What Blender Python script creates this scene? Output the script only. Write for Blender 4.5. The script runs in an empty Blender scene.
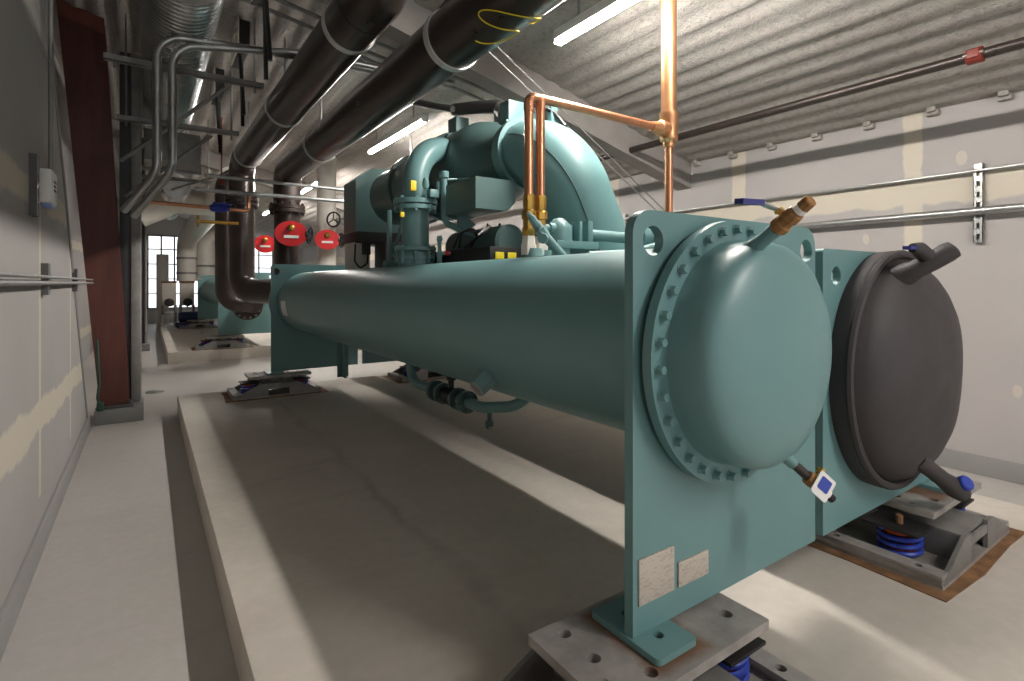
import bpy, bmesh, math, random
from mathutils import Vector, Matrix
from mathutils.geometry import delaunay_2d_cdt
random.seed(7)
S = 1.2                       # metres per working unit (camera height = 1 unit)
C = bpy.context.scene.collection
V = Vector
PI = math.pi

# ------------------------------------------------------------------ materials
class NB:
    """small node builder"""
    def __init__(s, name):
        s.m = bpy.data.materials.new(name); s.m.use_nodes = True
        s.t = s.m.node_tree; s.n = s.t.nodes; s.l = s.t.links
        s.b = s.n['Principled BSDF']
        s.co = s.n.new('ShaderNodeTexCoord').outputs['Object']
    def put(s, inp, v):
        if isinstance(v, (int, float)): inp.default_value = v
        elif isinstance(v, (tuple, list)): inp.default_value = tuple(v) + ((1,) if len(v) == 3 and inp.type == 'RGBA' else ())
        else: s.l.new(v, inp)
    def math(s, op, a, b=0.0, c=None, clamp=False):
        n = s.n.new('ShaderNodeMath'); n.operation = op; n.use_clamp = clamp
        s.put(n.inputs[0], a); s.put(n.inputs[1], b)
        if c is not None: s.put(n.inputs[2], c)
        return n.outputs[0]
    def noise(s, scale, detail=4, rough=.55, vec=None, dist=0):
        n = s.n.new('ShaderNodeTexNoise'); s.put(n.inputs['Vector'], vec or s.co)
        n.inputs['Scale'].default_value = scale; n.inputs['Detail'].default_value = detail
        n.inputs['Roughness'].default_value = rough; n.inputs['Distortion'].default_value = dist
        return n.outputs['Fac']
    def mapping(s, scale):
        n = s.n.new('ShaderNodeMapping'); s.l.new(s.co, n.inputs['Vector']); n.inputs['Scale'].default_value = scale
        return n.outputs[0]
    def ramp(s, fac, p0, p1, c0=(0, 0, 0), c1=(1, 1, 1)):
        n = s.n.new('ShaderNodeValToRGB'); e = n.color_ramp.elements
        e[0].position = p0; e[1].position = p1; e[0].color = tuple(c0) + (1,); e[1].color = tuple(c1) + (1,)
        s.put(n.inputs[0], fac); return n.outputs[0]
    def mix(s, fac, a, b):
        n = s.n.new('ShaderNodeMix'); n.data_type = 'RGBA'
        s.put(n.inputs['Factor'], fac); s.put(n.inputs[6], a); s.put(n.inputs[7], b); return n.outputs[2]
    def sep(s):
        n = s.n.new('ShaderNodeSeparateXYZ'); s.l.new(s.co, n.inputs[0]); return n.outputs
    def bump(s, h, strength=.3, dist=.01):
        n = s.n.new('ShaderNodeBump'); n.inputs['Strength'].default_value = strength
        n.inputs['Distance'].default_value = dist; s.put(n.inputs['Height'], h)
        s.l.new(n.outputs[0], s.b.inputs['Normal'])
    def fin(s, col, rough=.5, metal=0.0):
        s.put(s.b.inputs['Base Color'], col); s.put(s.b.inputs['Roughness'], rough); s.put(s.b.inputs['Metallic'], metal)
        return s.m

def lin(r, g, b):
    f = lambda x: (x/255/12.92) if x/255 <= .04045 else ((x/255+.055)/1.055)**2.4
    return (f(r), f(g), f(b))

def simple(name, rgb, rough=.5, metal=0.0, var=.12, scale=6, bump=0, bscale=60, rvar=.08):
    k = NB(name); col = lin(*rgb)
    n = k.noise(scale)
    c0 = tuple(x*(1-var) for x in col); c1 = tuple(min(1, x*(1+var)) for x in col)
    cc = k.ramp(n, .3, .7, c0, c1)
    rr = k.math('MULTIPLY_ADD', k.noise(scale*2.3), rvar*2, rough-rvar)
    if bump: k.bump(k.noise(bscale, 3), bump, .004)
    return k.fin(cc, rr, metal)

M = {}
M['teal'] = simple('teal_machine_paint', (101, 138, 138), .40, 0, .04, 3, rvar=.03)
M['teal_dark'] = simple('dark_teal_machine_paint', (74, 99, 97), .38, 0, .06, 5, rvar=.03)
M['black_steel'] = simple('black_iron_pipe', (62, 53, 49), .3, .35, .22, 4, rvar=.07)
M['black_rubber'] = simple('black_foam_insulation', (52, 48, 49), .62, 0, .12, 7, .25, 70)
M['black_paint'] = simple('black_paint', (24, 24, 26), .4, 0, .1, 8)
M['void'] = simple('dark_steel', (46, 44, 44), .5, .5, .15, 8)
M['galv'] = simple('galvanised_steel', (168, 168, 166), .38, .85, .16, 14, .05, 60)
M['galv_dull'] = simple('dull_galvanised_steel', (140, 138, 135), .5, .55, .18, 10, .1, 60)
M['zinc'] = simple('bright_zinc', (205, 205, 203), .45, .3, .06, 10)
M['copper'] = simple('copper', (206, 146, 112), .3, .95, .14, 6, 0)
M['copper_bright'] = simple('bright_copper', (216, 160, 116), .33, .95, .1, 6, 0)
M['brass'] = simple('brass', (186, 146, 72), .3, .9, .12, 12)
M['bronze'] = simple('bronze_tape', (150, 108, 62), .5, .3, .25, 30)
M['red'] = simple('red_enamel', (196, 30, 34), .4, 0, .06, 8)
M['red_dull'] = simple('red_iron_coupling', (120, 44, 32), .5, 0, .1, 12)
M['blue'] = simple('blue_enamel', (40, 62, 160), .4, 0, .06, 8)
M['navy'] = simple('blue_vinyl_grip', (44, 44, 116), .4, 0, .06, 8)
M['orange_spring'] = simple('orange_spring_steel', (190, 84, 52), .4, 0, .06, 8)
M['white'] = simple('white_plastic', (226, 224, 220), .45, 0, .03, 8)
M['white_jacket'] = simple('white_pipe_jacket', (222, 216, 206), .5, 0, .05, 5)
M['yellow'] = simple('yellow_label', (226, 200, 40), .5, 0, .04, 8)
M['cream_box'] = simple('cream_cabinet', (206, 198, 186), .5, 0, .05, 6)
M['grey_paint'] = simple('grey_base_paint', (134, 134, 132), .55, 0, .06, 5, .1, 30)
M['grey_dark'] = simple('grey_steel_paint', (84, 84, 84), .5, .2, .1, 6)
M['beam'] = simple('sprayed_grey_beam', (150, 144, 139), .9, 0, .08, 8, .5, 45)
M['fireproof'] = simple('sprayed_fireproofing', (150, 147, 143), .95, 0, .18, 9, .9, 30)
M['rust'] = simple('rust', (124, 90, 60), .9, 0, .4, 14, .4, 50)
M['tank_white'] = simple('white_tank', (216, 214, 210), .4, 0, .03, 5)

def m_redcol():
    k = NB('red_oxide_primer')
    n = k.noise(1.0, 5, .6, k.mapping((9, 9, 1.2)))
    return k.fin(k.ramp(n, .3, .75, lin(80, 38, 30), lin(110, 60, 46)), .55)
M['red_primer'] = m_redcol()

def m_duct():
    k = NB('spiral_duct_steel')
    return k.fin(k.ramp(k.noise(5), .3, .7, lin(176, 178, 178), lin(212, 213, 212)), .26, .9)
M['duct'] = m_duct()

def m_concrete(name, c0, c1, stains, rough=.6):
    k = NB(name)
    n1 = k.noise(1.3, 6, .6); n2 = k.noise(22, 4, .6); n3 = k.noise(.9, 3, .5, k.mapping((1, 5, 1)), .6)
    col = k.ramp(n1, .3, .72, c0, c1)
    sp = k.ramp(n2, .42, .62, (.965, .965, .965), (1.02, 1.02, 1.02))
    mm = k.n.new('ShaderNodeMix'); mm.data_type = 'RGBA'; mm.blend_type = 'MULTIPLY'; mm.inputs['Factor'].default_value = 1
    k.l.new(col, mm.inputs[6]); k.l.new(sp, mm.inputs[7])
    st = k.ramp(n3, .56, .74)
    f = k.math('MULTIPLY', st, .35)
    out = k.mix(f, mm.outputs[2], stains)
    k.bump(n2, .12, .004)
    rr = k.math('MULTIPLY_ADD', n1, .25, rough-.12)
    return k, out, rr
def fin_concrete(*a):
    k, o, r = m_concrete(*a); return k.fin(o, r)
M['floor'] = fin_concrete('painted_concrete_floor', lin(170, 165, 160), lin(178, 173, 167), lin(158, 153, 147), .5)
def m_pad():
    k, o, r = m_concrete('pad_concrete', lin(180, 172, 162), lin(202, 194, 183), lin(160, 150, 138), .65)
    xyz = k.sep()
    # wandering drip stain along the pad between the shells
    w = k.math('MULTIPLY_ADD', k.noise(2.2, 3), .22, -.11)
    dx = k.math('ABSOLUTE', k.math('SUBTRACT', k.math('ADD', xyz[0], w), .78*S))
    band = k.math('SUBTRACT', 1.0, k.math('DIVIDE', dx, .045), clamp=True)
    band = k.math('MULTIPLY', band, k.ramp(k.noise(3, 4), .3, .6))
    o = k.mix(k.math('MULTIPLY', band, .30), o, lin(96, 82, 68))
    return k.fin(o, r)
M['pad'] = m_pad()

def m_drywall(name, base, mud, axis_strips, bands, blobs=True, fast_vertical=1):
    """bare gypsum board with mudded joints: strips across Y at given places, bands in Z"""
    k = NB(name); xyz = k.sep()
    base2 = tuple(x*.93 for x in base)
    col = k.ramp(k.noise(1.6, 4), .35, .65, base2, base)
    wob = k.math('MULTIPLY_ADD', k.noise(7, 5, .65), .09, -.045)
    wobb = k.math('MULTIPLY_ADD', k.noise(2.3, 5, .65), .16, -.08)
    tot = None
    def add(mask):
        nonlocal tot
        tot = mask if tot is None else k.math('MAXIMUM', tot, mask)
    for y, wdt, z0, z1 in axis_strips:
        d = k.math('ABSOLUTE', k.math('SUBTRACT', xyz[1], y*S))
        mk = k.math('SUBTRACT', 1.0, k.math('DIVIDE', k.math('SUBTRACT', k.math('ADD', d, k.math('MULTIPLY', wob, .5)), wdt*S), .012), clamp=True)
        a = k.math('GREATER_THAN', k.math('ADD', xyz[2], wob), z0*S); b = k.math('LESS_THAN', k.math('ADD', xyz[2], wob), z1*S)
        add(k.math('MULTIPLY', mk, k.math('MULTIPLY', a, b)))
    for z, wdt, slope, yref in bands:
        zz = k.math('SUBTRACT', k.math('ADD', xyz[2], wobb), k.math('MULTIPLY_ADD', k.math('SUBTRACT', xyz[1], yref*S), slope, z*S))
        mk = k.math('SUBTRACT', 1.0, k.math('DIVIDE', k.math('SUBTRACT', k.math('ABSOLUTE', zz), wdt*S), .02), clamp=True)
        add(mk)
    if blobs:
        vor = k.n.new('ShaderNodeTexVoronoi'); k.l.new(k.mapping((1, 2.4, 1.5)), vor.inputs['Vector']); vor.inputs['Scale'].default_value = 1.5
        vor.inputs['Randomness'].default_value = .9
        bl = k.math('LESS_THAN', k.math('ADD', vor.outputs['Distance'], wob), .10)
        add(k.math('MULTIPLY', bl, .6))
    col = k.mix(k.math('MULTIPLY', tot, .85), col, mud)
    k.bump(k.noise(70, 3), .05, .003)
    return k.fin(col, .85)
M['wall_r'] = m_drywall('bare_gypsum_right', lin(176, 170, 167), lin(206, 196, 178),
    [(2.29, .05, .2, 2), (1.21, .04, 1.1, 2), (3.55, .05, .2, 2), (.2, .05, .2, 1.1), (-.8, .05, .2, 2), (4.8, .05, .2, 2)], [(1.505, .055, 0, 0)], True)
M['wall_l'] = m_drywall('bare_gypsum_left', lin(154, 150, 147), lin(186, 177, 160),
    [(2.64, .018, .2, 1.3), (1.25, .03, .2, 3), (3.6, .02, .2, 1.4)], [(.50, .05, -.02, 2.6), (1.31, .04, .02, 2)], False)
M['wall_far'] = simple('white_far_wall', (214, 212, 208), .8, 0, .03, 3)
def m_base():
    return simple('grey_rubber_base', (140, 138, 136), .5, 0, .04, 4)
M['base'] = m_base()
def m_ceil():
    k = NB('sprayed_roof_deck')
    n = k.noise(26, 6, .7); n2 = k.noise(90, 4, .7); n3 = k.noise(1.2, 4)
    c = k.ramp(n3, .3, .7, lin(164, 157, 150), lin(182, 175, 168))
    sp = k.ramp(n, .35, .5, (.72, .72, .72), (1, 1, 1))
    mm = k.n.new('ShaderNodeMix'); mm.data_type = 'RGBA'; mm.blend_type = 'MULTIPLY'; mm.inputs['Factor'].default_value = 1
    k.l.new(c, mm.inputs[6]); k.l.new(sp, mm.inputs[7])
    k.bump(k.math('ADD', n, n2), .8, .012)
    return k.fin(mm.outputs[2], .95)
M['ceil'] = m_ceil()
def m_isoplate():
    k = NB('weathered_galvanised_plate')
    c = k.ramp(k.noise(7, 6, .65), .3, .7, lin(132, 127, 122), lin(178, 172, 166))
    r = k.ramp(k.noise(2.6, 5, .6), .62, .78)
    xyz = k.sep()
    dx = k.math('SUBTRACT', k.math('ABSOLUTE', k.math('SUBTRACT', xyz[0], .006*S)), .055*S)
    dy = k.math('SUBTRACT', k.math('ABSOLUTE', k.math('SUBTRACT', xyz[1], .024*S)), .090*S)
    d = k.math('ADD', k.math('MAXIMUM', dx, dy), k.math('MULTIPLY_ADD', k.noise(9, 4, .6), .06, -.03))
    top = k.math('GREATER_THAN', xyz[2], .14*S)
    ring = k.math('MULTIPLY', k.math('SUBTRACT', 1.0, k.math('DIVIDE', k.math('SUBTRACT', d, .006), .03), clamp=True), top)
    f = k.math('MAXIMUM', k.math('MULTIPLY', r, .35), k.math('MULTIPLY', ring, .85))
    return k.fin(k.mix(f, c, lin(120, 80, 52)), .55, .25)
M['isoplate'] = m_isoplate()
def m_name(name, scale):
    k = NB(name)
    w = k.noise(1.0, 4, .7, k.mapping((60, 60, scale)))
    l = k.ramp(w, .52, .6)
    return k.fin(k.mix(k.math('MULTIPLY', l, .35), lin(190, 180, 168), lin(120, 108, 98)), .5, .1)
M['nameplate'] = m_name('worn_nameplate', 220)
def m_emit(name, col, st):
    m = bpy.data.materials.new(name); m.use_nodes = True
    b = m.node_tree.nodes['Principled BSDF']
    b.inputs['Base Color'].default_value = (.8, .8, .8, 1)
    b.inputs['Emission Color'].default_value = tuple(col) + (1,); b.inputs['Emission Strength'].default_value = st
    return m
LAMP_E = 310
M['tube'] = m_emit('fluorescent_tube_glow', (1, .955, .90), LAMP_E)
M['day'] = m_emit('daylight_glass', (.93, .97, 1), 1.5)

XF = None                     # optional (pivot, factor) applied when a part is built
# ------------------------------------------------------------------ mesh builder
class MB:
    def __init__(s): s.bm = bmesh.new()
    def _merge(s, b2):
        me = bpy.data.meshes.new('tmp'); b2.to_mesh(me); b2.free(); s.bm.from_mesh(me); bpy.data.meshes.remove(me)
    def box(s, lo, hi, bev=0, rot=None, piv=None):
        b = bmesh.new(); bmesh.ops.create_cube(b, size=1)
        lo, hi = V(lo), V(hi); c = (lo+hi)/2; d = hi-lo
        for v in b.verts: v.co = V((v.co.x*d.x, v.co.y*d.y, v.co.z*d.z))
        if bev: bmesh.ops.bevel(b, geom=b.edges[:], offset=bev, segments=2, affect='EDGES', profile=.6)
        for v in b.verts:
            if rot is not None and piv is None: v.co = rot @ v.co
            v.co += c
            if rot is not None and piv is not None: v.co = rot @ (v.co-V(piv)) + V(piv)
        s._merge(b); return s
    def ring(s, c, axis, r, seg, ref=None):
        a = V(axis).normalized(); u = a.orthogonal().normalized() if ref is None else ref
        w = a.cross(u)
        return [s.bm.verts.new(V(c) + u*(r*math.cos(2*PI*i/seg)) + w*(r*math.sin(2*PI*i/seg))) for i in range(seg)]
    def bridge(s, a, b):
        n = len(a)
        for i in range(n):
            s.bm.faces.new((a[i], a[(i+1) % n], b[(i+1) % n], b[i]))
    def lathe(s, o, axis, prof, seg=32, cap0=True, cap1=True):
        """prof: (t along axis, radius)"""
        o = V(o); a = V(axis).normalized(); u = a.orthogonal().normalized(); prev = None
        for i, (t, r) in enumerate(prof):
            if r < 1e-5:
                p = s.bm.verts.new(o+a*t)
                if prev is not None:
                    for j in range(seg): s.bm.faces.new((prev[j], prev[(j+1) % seg], p))
                    prev = None
                else: prev = [p]
                continue
            rg = s.ring(o+a*t, a, r, seg, u)
            if prev is None:
                if cap0: s.bm.faces.new(list(reversed(rg)))
            elif len(prev) == 1:
                for j in range(seg): s.bm.faces.new((prev[0], rg[(j+1) % seg], rg[j]))
            else: s.bridge(prev, rg)
            prev = rg
        if prev is not None and len(prev) > 1 and cap1: s.bm.faces.new(prev)
        return s
    def cyl(s, p0, p1, r, seg=20, r1=None):
        p0, p1 = V(p0), V(p1); L = (p1-p0).length
        return s.lathe(p0, p1-p0, [(0, r), (L, r if r1 is None else r1)], seg)
    def tube(s, pts, r, seg=12, bend=0, bseg=8, closed=False, caps=True):
        path = fillet([V(p) for p in pts], bend, bseg) if bend else [V(p) for p in pts]
        n = len(path); rings = []; ref = None; tprev = None
        for i, p in enumerate(path):
            if closed: t = (path[(i+1) % n]-path[i-1]).normalized()
            elif i == 0: t = (path[1]-p).normalized()
            elif i == n-1: t = (p-path[i-1]).normalized()
            else: t = ((path[i+1]-p).normalized()+(p-path[i-1]).normalized()).normalized()
            if ref is None: ref = t.orthogonal().normalized()
            else:
                ref = (tprev.rotation_difference(t) @ ref); ref = (ref - t*ref.dot(t)).normalized()
            tprev = t
            rr = r[i] if isinstance(r, (list, tuple)) else r
            rings.append(s.ring(p, t, rr, seg, ref))
        for a, b in zip(rings, rings[1:]): s.bridge(a, b)
        if closed:
            a, b = rings[-1], rings[0]
            off = min(range(seg), key=lambda k: (a[0].co-b[k].co).length)
            for i in range(seg): s.bm.faces.new((a[i], a[(i+1) % seg], b[(i+1+off) % seg], b[(i+off) % seg]))
        elif caps:
            s.bm.faces.new(list(reversed(rings[0]))); s.bm.faces.new(rings[-1])
        return s
    def plate(s, outer, holes, o, u, w, th):
        """planar plate with holes; outer / holes are 2-D loops in (u, w); extruded along u x w by th"""
        o, u, w = V(o), V(u), V(w); nrm = u.cross(w).normalized()
        vs, ed = [], []
        for lp in [outer]+holes:
            b = len(vs); vs += [V((p[0], p[1])) for p in lp]
            ed += [(b+i, b+(i+1) % len(lp)) for i in range(len(lp))]
        vo, _, fo, _, _, _ = delaunay_2d_cdt(vs, ed, [], 0, 1e-6)
        def inside(p, lp):
            c = False; j = len(lp)-1
            for i in range(len(lp)):
                if (lp[i][1] > p[1]) != (lp[j][1] > p[1]) and p[0] < (lp[j][0]-lp[i][0])*(p[1]-lp[i][1])/(lp[j][1]-lp[i][1])+lp[i][0]: c = not c
                j = i
            return c
        P3 = lambda q, k: o+u*q[0]+w*q[1]+nrm*(th*k)
        f0 = [s.bm.verts.new(P3(q, 0)) for q in vo]; f1 = [s.bm.verts.new(P3(q, 1)) for q in vo]
        for f in fo:
            cx = sum((vo[i] for i in f), V((0, 0)))/len(f)
            if inside(cx, outer) and not any(inside(cx, h) for h in holes):
                s.bm.faces.new([f0[i] for i in reversed(f)]); s.bm.faces.new([f1[i] for i in f])
        for lp in [outer]+holes:
            a = [s.bm.verts.new(P3(q, 0)) for q in lp]; b = [s.bm.verts.new(P3(q, 1)) for q in lp]
            s.bridge(a, b)
        return s
    def prism(s, loop, o, u, w, th): return s.plate(loop, [], o, u, w, th)
    def build(s, name, mat, parent=None, origin=None, ang=32):
        bm = s.bm
        if XF:
            for v in bm.verts: v.co = V(XF[0])+(v.co-V(XF[0]))*XF[1]
        bmesh.ops.remove_doubles(bm, verts=bm.verts[:], dist=1e-5)
        lone = [v for v in bm.verts if not v.link_faces]
        if lone: bmesh.ops.delete(bm, geom=lone, context='VERTS')
        bmesh.ops.recalc_face_normals(bm, faces=bm.faces[:])
        ca = math.radians(ang)
        for f in bm.faces: f.smooth = True
        for e in bm.edges:
            if len(e.link_faces) == 2:
                if e.calc_face_angle(0) > ca: e.smooth = False
            else: e.smooth = False
        if parent is not None:
            org = V(parent['org'])
        elif origin is not None: org = V(origin)
        else:
            xs = [v.co for v in bm.verts]
            org = V(((min(p.x for p in xs)+max(p.x for p in xs))/2, (min(p.y for p in xs)+max(p.y for p in xs))/2, min(p.z for p in xs)))
        for v in bm.verts: v.co = (v.co-org)*S
        me = bpy.data.meshes.new(name); bm.to_mesh(me); bm.free()
        me.materials.append(mat)
        o = bpy.data.objects.new(name, me); C.objects.link(o)
        if parent is not None: o.parent = parent
        else: o.location = org*S
        o['org'] = tuple(org)
        return o

def fillet(pts, r, seg):
    out = [pts[0]]
    for i in range(1, len(pts)-1):
        p, a, b = pts[i], (pts[i-1]-pts[i]), (pts[i+1]-pts[i])
        la, lb = a.length, b.length; a.normalize(); b.normalize()
        ang = a.angle(b)
        if ang > PI-.02: out.append(p); continue
        t = min(r/math.tan(ang/2), la*.49, lb*.49); rr = t*math.tan(ang/2)
        c = p+(a+b).normalized()*(rr/math.sin(ang/2))
        s0, s1 = p+a*t-c, p+b*t-c
        for k in range(seg+1):
            w = s0.angle(s1); q = k/seg
            out.append(c+(s0*math.sin((1-q)*w)+s1*math.sin(q*w))/math.sin(w))
    out.append(pts[-1]); return out

def circ(cx, cy, r, n=24, a0=0): return [(cx+r*math.cos(a0+2*PI*i/n), cy+r*math.sin(a0+2*PI*i/n)) for i in range(n)]
def rrect(x0, y0, x1, y1, r, n=6, corners=(1, 1, 1, 1)):
    out = []
    for (cx, cy, a0, sx, sy, k) in ((x1, y1, 0, -1, -1, 0), (x0, y1, PI/2, 1, -1, 1), (x0, y0, PI, 1, 1, 2), (x1, y0, 1.5*PI, -1, 1, 3)):
        if corners[k]:
            for i in range(n+1): out.append((cx+sx*r+r*math.cos(a0+PI/2*i/n), cy+sy*r+r*math.sin(a0+PI/2*i/n)))
        else: out.append((cx, cy))
    return out

def thing(name, loc, label, cat, group=None):
    o = bpy.data.objects.new(name, None); C.objects.link(o); o.empty_display_size = .1
    o.location = V(loc)*S; o['org'] = tuple(loc)
    return tag(o, label, cat, group)
def tag(o, label, cat=None, group=None):
    o['label'] = label
    if cat: o['category'] = cat
    if group: o['group'] = group
    return o
def struct(o): o['kind'] = 'structure'; return o
def kids(o): return [c for c in bpy.data.objects if c.parent == o]
def dup(root, dloc, label, group=None, skip=()):
    off = V(dloc)*S
    r = root.copy(); C.objects.link(r); r.location = root.location+off; r['org'] = tuple(V(root['org'])+V(dloc)); r['label'] = label
    if group: r['group'] = group
    for ch in kids(root):
        if ch.name.split('.')[0] in skip: continue
        c = ch.copy(); C.objects.link(c); c.parent = r
        for g in kids(ch):
            d = g.copy(); C.objects.link(d); d.parent = c
    return r

# ------------------------------------------------------------------ setting
YB, YF = -2.2, 16.0
XL, XR = -.33, 3.587
XREC = -.66
def zc(x): return 1.955+.245*(XR-x)
O0 = (0, 0, 0)
b = MB(); b.box((XREC-.1, YB, -.06), (XR+.1, YF+.1, 0)); struct(b.build('floor', M['floor'], origin=O0))
b = MB(); b.box((XR, YB, 0), (XR+.08, YF, 2.3)); struct(b.build('wall_right', M['wall_r'], origin=O0))
# left gypsum wall, its end edge leaning with the tapered steel column
b = MB(); b.prism([(YB, 0), (4.62, 0), (2.70, 2.2), (2.3, 2.66), (2.3, 2.86), (YB, 2.86)], (XL-.05, 0, 0), (0, 1, 0), (0, 0, 1), .05)
struct(b.build('wall_left', M['wall_l'], origin=O0))
b = MB(); b.box((XREC-.05, 2.2, 0), (XREC, YF, 3.0)); struct(b.build('wall_recess', M['wall_l'], origin=O0))
b = MB(); b.box((XREC-.05, YF, 0), (XR+.08, YF+.08, 3.0)); struct(b.build('wall_far', M['wall_far'], origin=O0))
b = MB(); b.box((XL, YB, 0), (XL+.012, 4.60, .105), .004); struct(b.build('baseboard_left', M['base'], origin=O0))
b = MB(); b.box((XR-.012, YB, 0), (XR, YF, .102), .004); struct(b.build('baseboard_right', M['base'], origin=O0))
# leaning grey trim that closes the end of the left wall
b = MB(); b.tube([(XL+.0, 4.60, .0), (XL+.0, 2.69, 2.19), (XL, 2.28, 2.66)], .009, 6); struct(b.build('trim_1', M['base'], origin=O0))
# roof deck: flutes run along the room
b = MB()
per, amp = .127, .0055
xs = [XREC-.1+i*per/8 for i in range(int((XR+.06-XREC+.1)/per*8)+1)]
ys = [YB+(YF-YB)*(j/90.0) for j in range(91)]
grid = []
for j, y in enumerate(ys):
    row = []
    for i, x in enumerate(xs):
        ph = math.sin(2*PI*x/per); z = zc(x)+amp*max(-.75, min(.75, ph*1.5))+random.uniform(-.003, .003)
        row.append(b.bm.verts.new((x, y, z)))
    grid.append(row)
for r0, r1 in zip(grid, grid[1:]):
    for i in range(len(xs)-1): b.bm.faces.new((r0[i], r0[i+1], r1[i+1], r1[i]))
ce = b.build('ceiling', M['ceil'], origin=O0, ang=70); struct(ce)

def roof_beam(y, d, label):
    b = MB(); x0, x1 = XREC, XR
    f = lambda x, k: zc(x)-k
    for (za, zb, ya, yb) in ((.0, .02, 0, .13), (.02, .18, .035, .095), (.18, .205, 0, .13)):
        pass
    lp = [(x1, f(x1, -.03)), (x0, f(x0, -.03)), (x0, f(x0, d)), (x1, f(x1, d))]
    b.prism(lp, (0, y+.13, 0), (1, 0, 0), (0, 0, 1), .13)
    o = b.build('roof_beam', M['beam']); tag(o, label, 'beam', 'sloping roof beams'); return o
roof_beam(2.705, .2, 'sprayed grey roof beam sloping over the nearest machine, meeting the right wall')
roof_beam(7.75, .2, 'sprayed grey roof beam farther back, over the second machine')
# lumps of sprayed fireproofing on clips along the head of the right wall
YL = []
for u, lab in ((698, 'seventh'), (734, 'sixth'), (773, 'fifth'), (818, 'fourth'), (870, 'third'), (934, 'second'), (1006, 'first')):
    q = (u-512)/533.; y = XR*(.825-q*.565)/(.565+q*.825); YL.append((y, lab))
for y, lab in YL:
    b = MB(); b.box((XR-.035, y-.03, zc(XR)-.035), (XR+.01, y+.03, zc(XR)+.0), .012)
    b.box((XR-.055, y-.022, zc(XR)-.018), (XR-.02, y+.022, zc(XR)+.015), .01)
    o = b.build('deck_clip', M['ceil']); tag(o, 'sprayed grey clip where ceiling meets right wall, %s from the right' % lab, 'clip', 'deck clips along the right wall')

# windows in the far wall
def window(n, x0, x1, z0, z1, cols, rows):
    b = MB(); fw = .035
    b.box((x0, YF-.03, z0), (x1, YF+.001, z0+fw)); b.box((x0, YF-.03, z1-fw), (x1, YF+.001, z1))
    for i in range(cols+1):
        x = x0+(x1-x0-fw)*i/cols; b.box((x, YF-.03, z0), (x+fw, YF+.001, z1))
    for i in range(1, rows):
        z = z0+(z1-z0)*i/rows; b.box((x0, YF-.028, z), (x1, YF+.001, z+fw*.7))
    w = b.build('window_%d' % n, M['grey_paint'], origin=O0); struct(w); w['org'] = O0
    g = MB(); g.box((x0+.01, YF-.012, z0+.01), (x1-.01, YF-.002, z1-.01)); g.build('pane', M['day'], w)
window(1, .0, 1.15, .35, 2.2, 4, 5)
window(2, 1.45, 2.9, .35, 2.1, 4, 5)

# ------------------------------------------------------------------ pads
def pad(x0, x1, y0, y1, label):
    b = MB(); b.box((x0, y0, -.001), (x1, y1, .144), .008)
    o = b.build('concrete_pad', M['pad'], origin=((x0), y0, 0)); return tag(o, label, 'concrete pad', 'housekeeping pads')
# pad texture coordinates start at the room origin so the stain lies between the shells
PX0, PX1 = .19, 2.78
b = MB(); b.box((PX0, -1.2, -.001), (PX1, 4.775, .144), .008)
tag(b.build('concrete_pad', M['pad'], origin=O0), 'long low concrete pad under the nearest teal machine', 'concrete pad', 'housekeeping pads')
b = MB(); b.box((PX0+.02, 7.8, -.001), (PX1, 13.6, .144), .008)
tag(b.build('concrete_pad', M['pad'], origin=O0), 'low concrete pad farther back under the second machine', 'concrete pad', 'housekeeping pads')
b = MB(); b.lathe((.06, 5.88, 0), (0, 0, 1), [(0, .075), (.006, .075), (.008, .07), (.008, .0)], 24)
tag(b.build('cleanout_cover', M['galv']), 'round metal cleanout cover set in the floor beside the column footing', 'cover')

# ------------------------------------------------------------------ left columns
b = MB()
yc = 4.8
b.prism([(-.277, .10), (-.103, .10), (-.262, 3.05), (-.525, 3.05)], (0, yc+.02, 0), (1, 0, 0), (0, 0, 1), .02)
rc = thing('steel_column', (-.2, 4.8, .1), 'leaning red-brown steel column on a grey footing by left wall', 'column')
b.build('flange', M['red_primer'], rc)
b = MB(); b.prism([(-.20, .10), (-.185, .10), (-.385, 2.95), (-.40, 2.95)], (0, yc+.14, 0), (1, 0, 0), (0, 0, 1), .12); b.build('web', M['red_primer'], rc)
b = MB(); b.prism([(-.277, .10), (-.103, .10), (-.262, 3.05), (-.525, 3.05)], (0, yc+.16, 0), (1, 0, 0), (0, 0, 1), .02); b.build('flange', M['red_primer'], rc)
b = MB(); b.box((-.30, 4.76, .1), (-.08, 5.0, .118), .003)
for x in (-.275, -.105):
    for y in (4.785, 4.975): b.cyl((x, y, .115), (x, y, .15), .012, 6)
b.build('base_plate', M['grey_dark'], rc)
b = MB(); b.box((-.305, 4.72, 0), (-.02, 5.12, .1), .005)
tag(b.build('column_footing', M['grey_paint']), 'grey painted concrete footing under the leaning red-brown column', 'footing')
b = MB(); b.tube([(-.27, 4.70, .115), (-.285, 4.69, .2), (-.275, 4.71, .3), (-.29, 4.75, .6)], .008, 8)
b.box((-.29, 4.685, .105), (-.25, 4.72, .165), .006)
tag(b.build('ground_wire', simple('green_wire', (38, 74, 62), .5)), 'dark green ground wire clamped at foot of the leaning column', 'wire')
def grey_col(y, x0, x1, z0, label):
    t = thing('fireproofed_column', ((x0+x1)/2, y, z0), label, 'column', 'sprayed grey columns')
    b = MB(); b.box((x0, y+.05, z0), (x0+.085, y+.16, 2.75), .012); b.build('web', M['grey_dark'], t)
    b = MB(); b.box((x0+.07, y, z0), (x1, y+.19, 2.75), .02); b.build('flange', M['fireproof'], t)
grey_col(4.93, -.172, -.035, .1, 'grey sprayed column standing right behind the leaning red-brown one')
grey_col(9.6, -.10, .0, .1, 'narrow grey sprayed column farther down the aisle')
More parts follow.
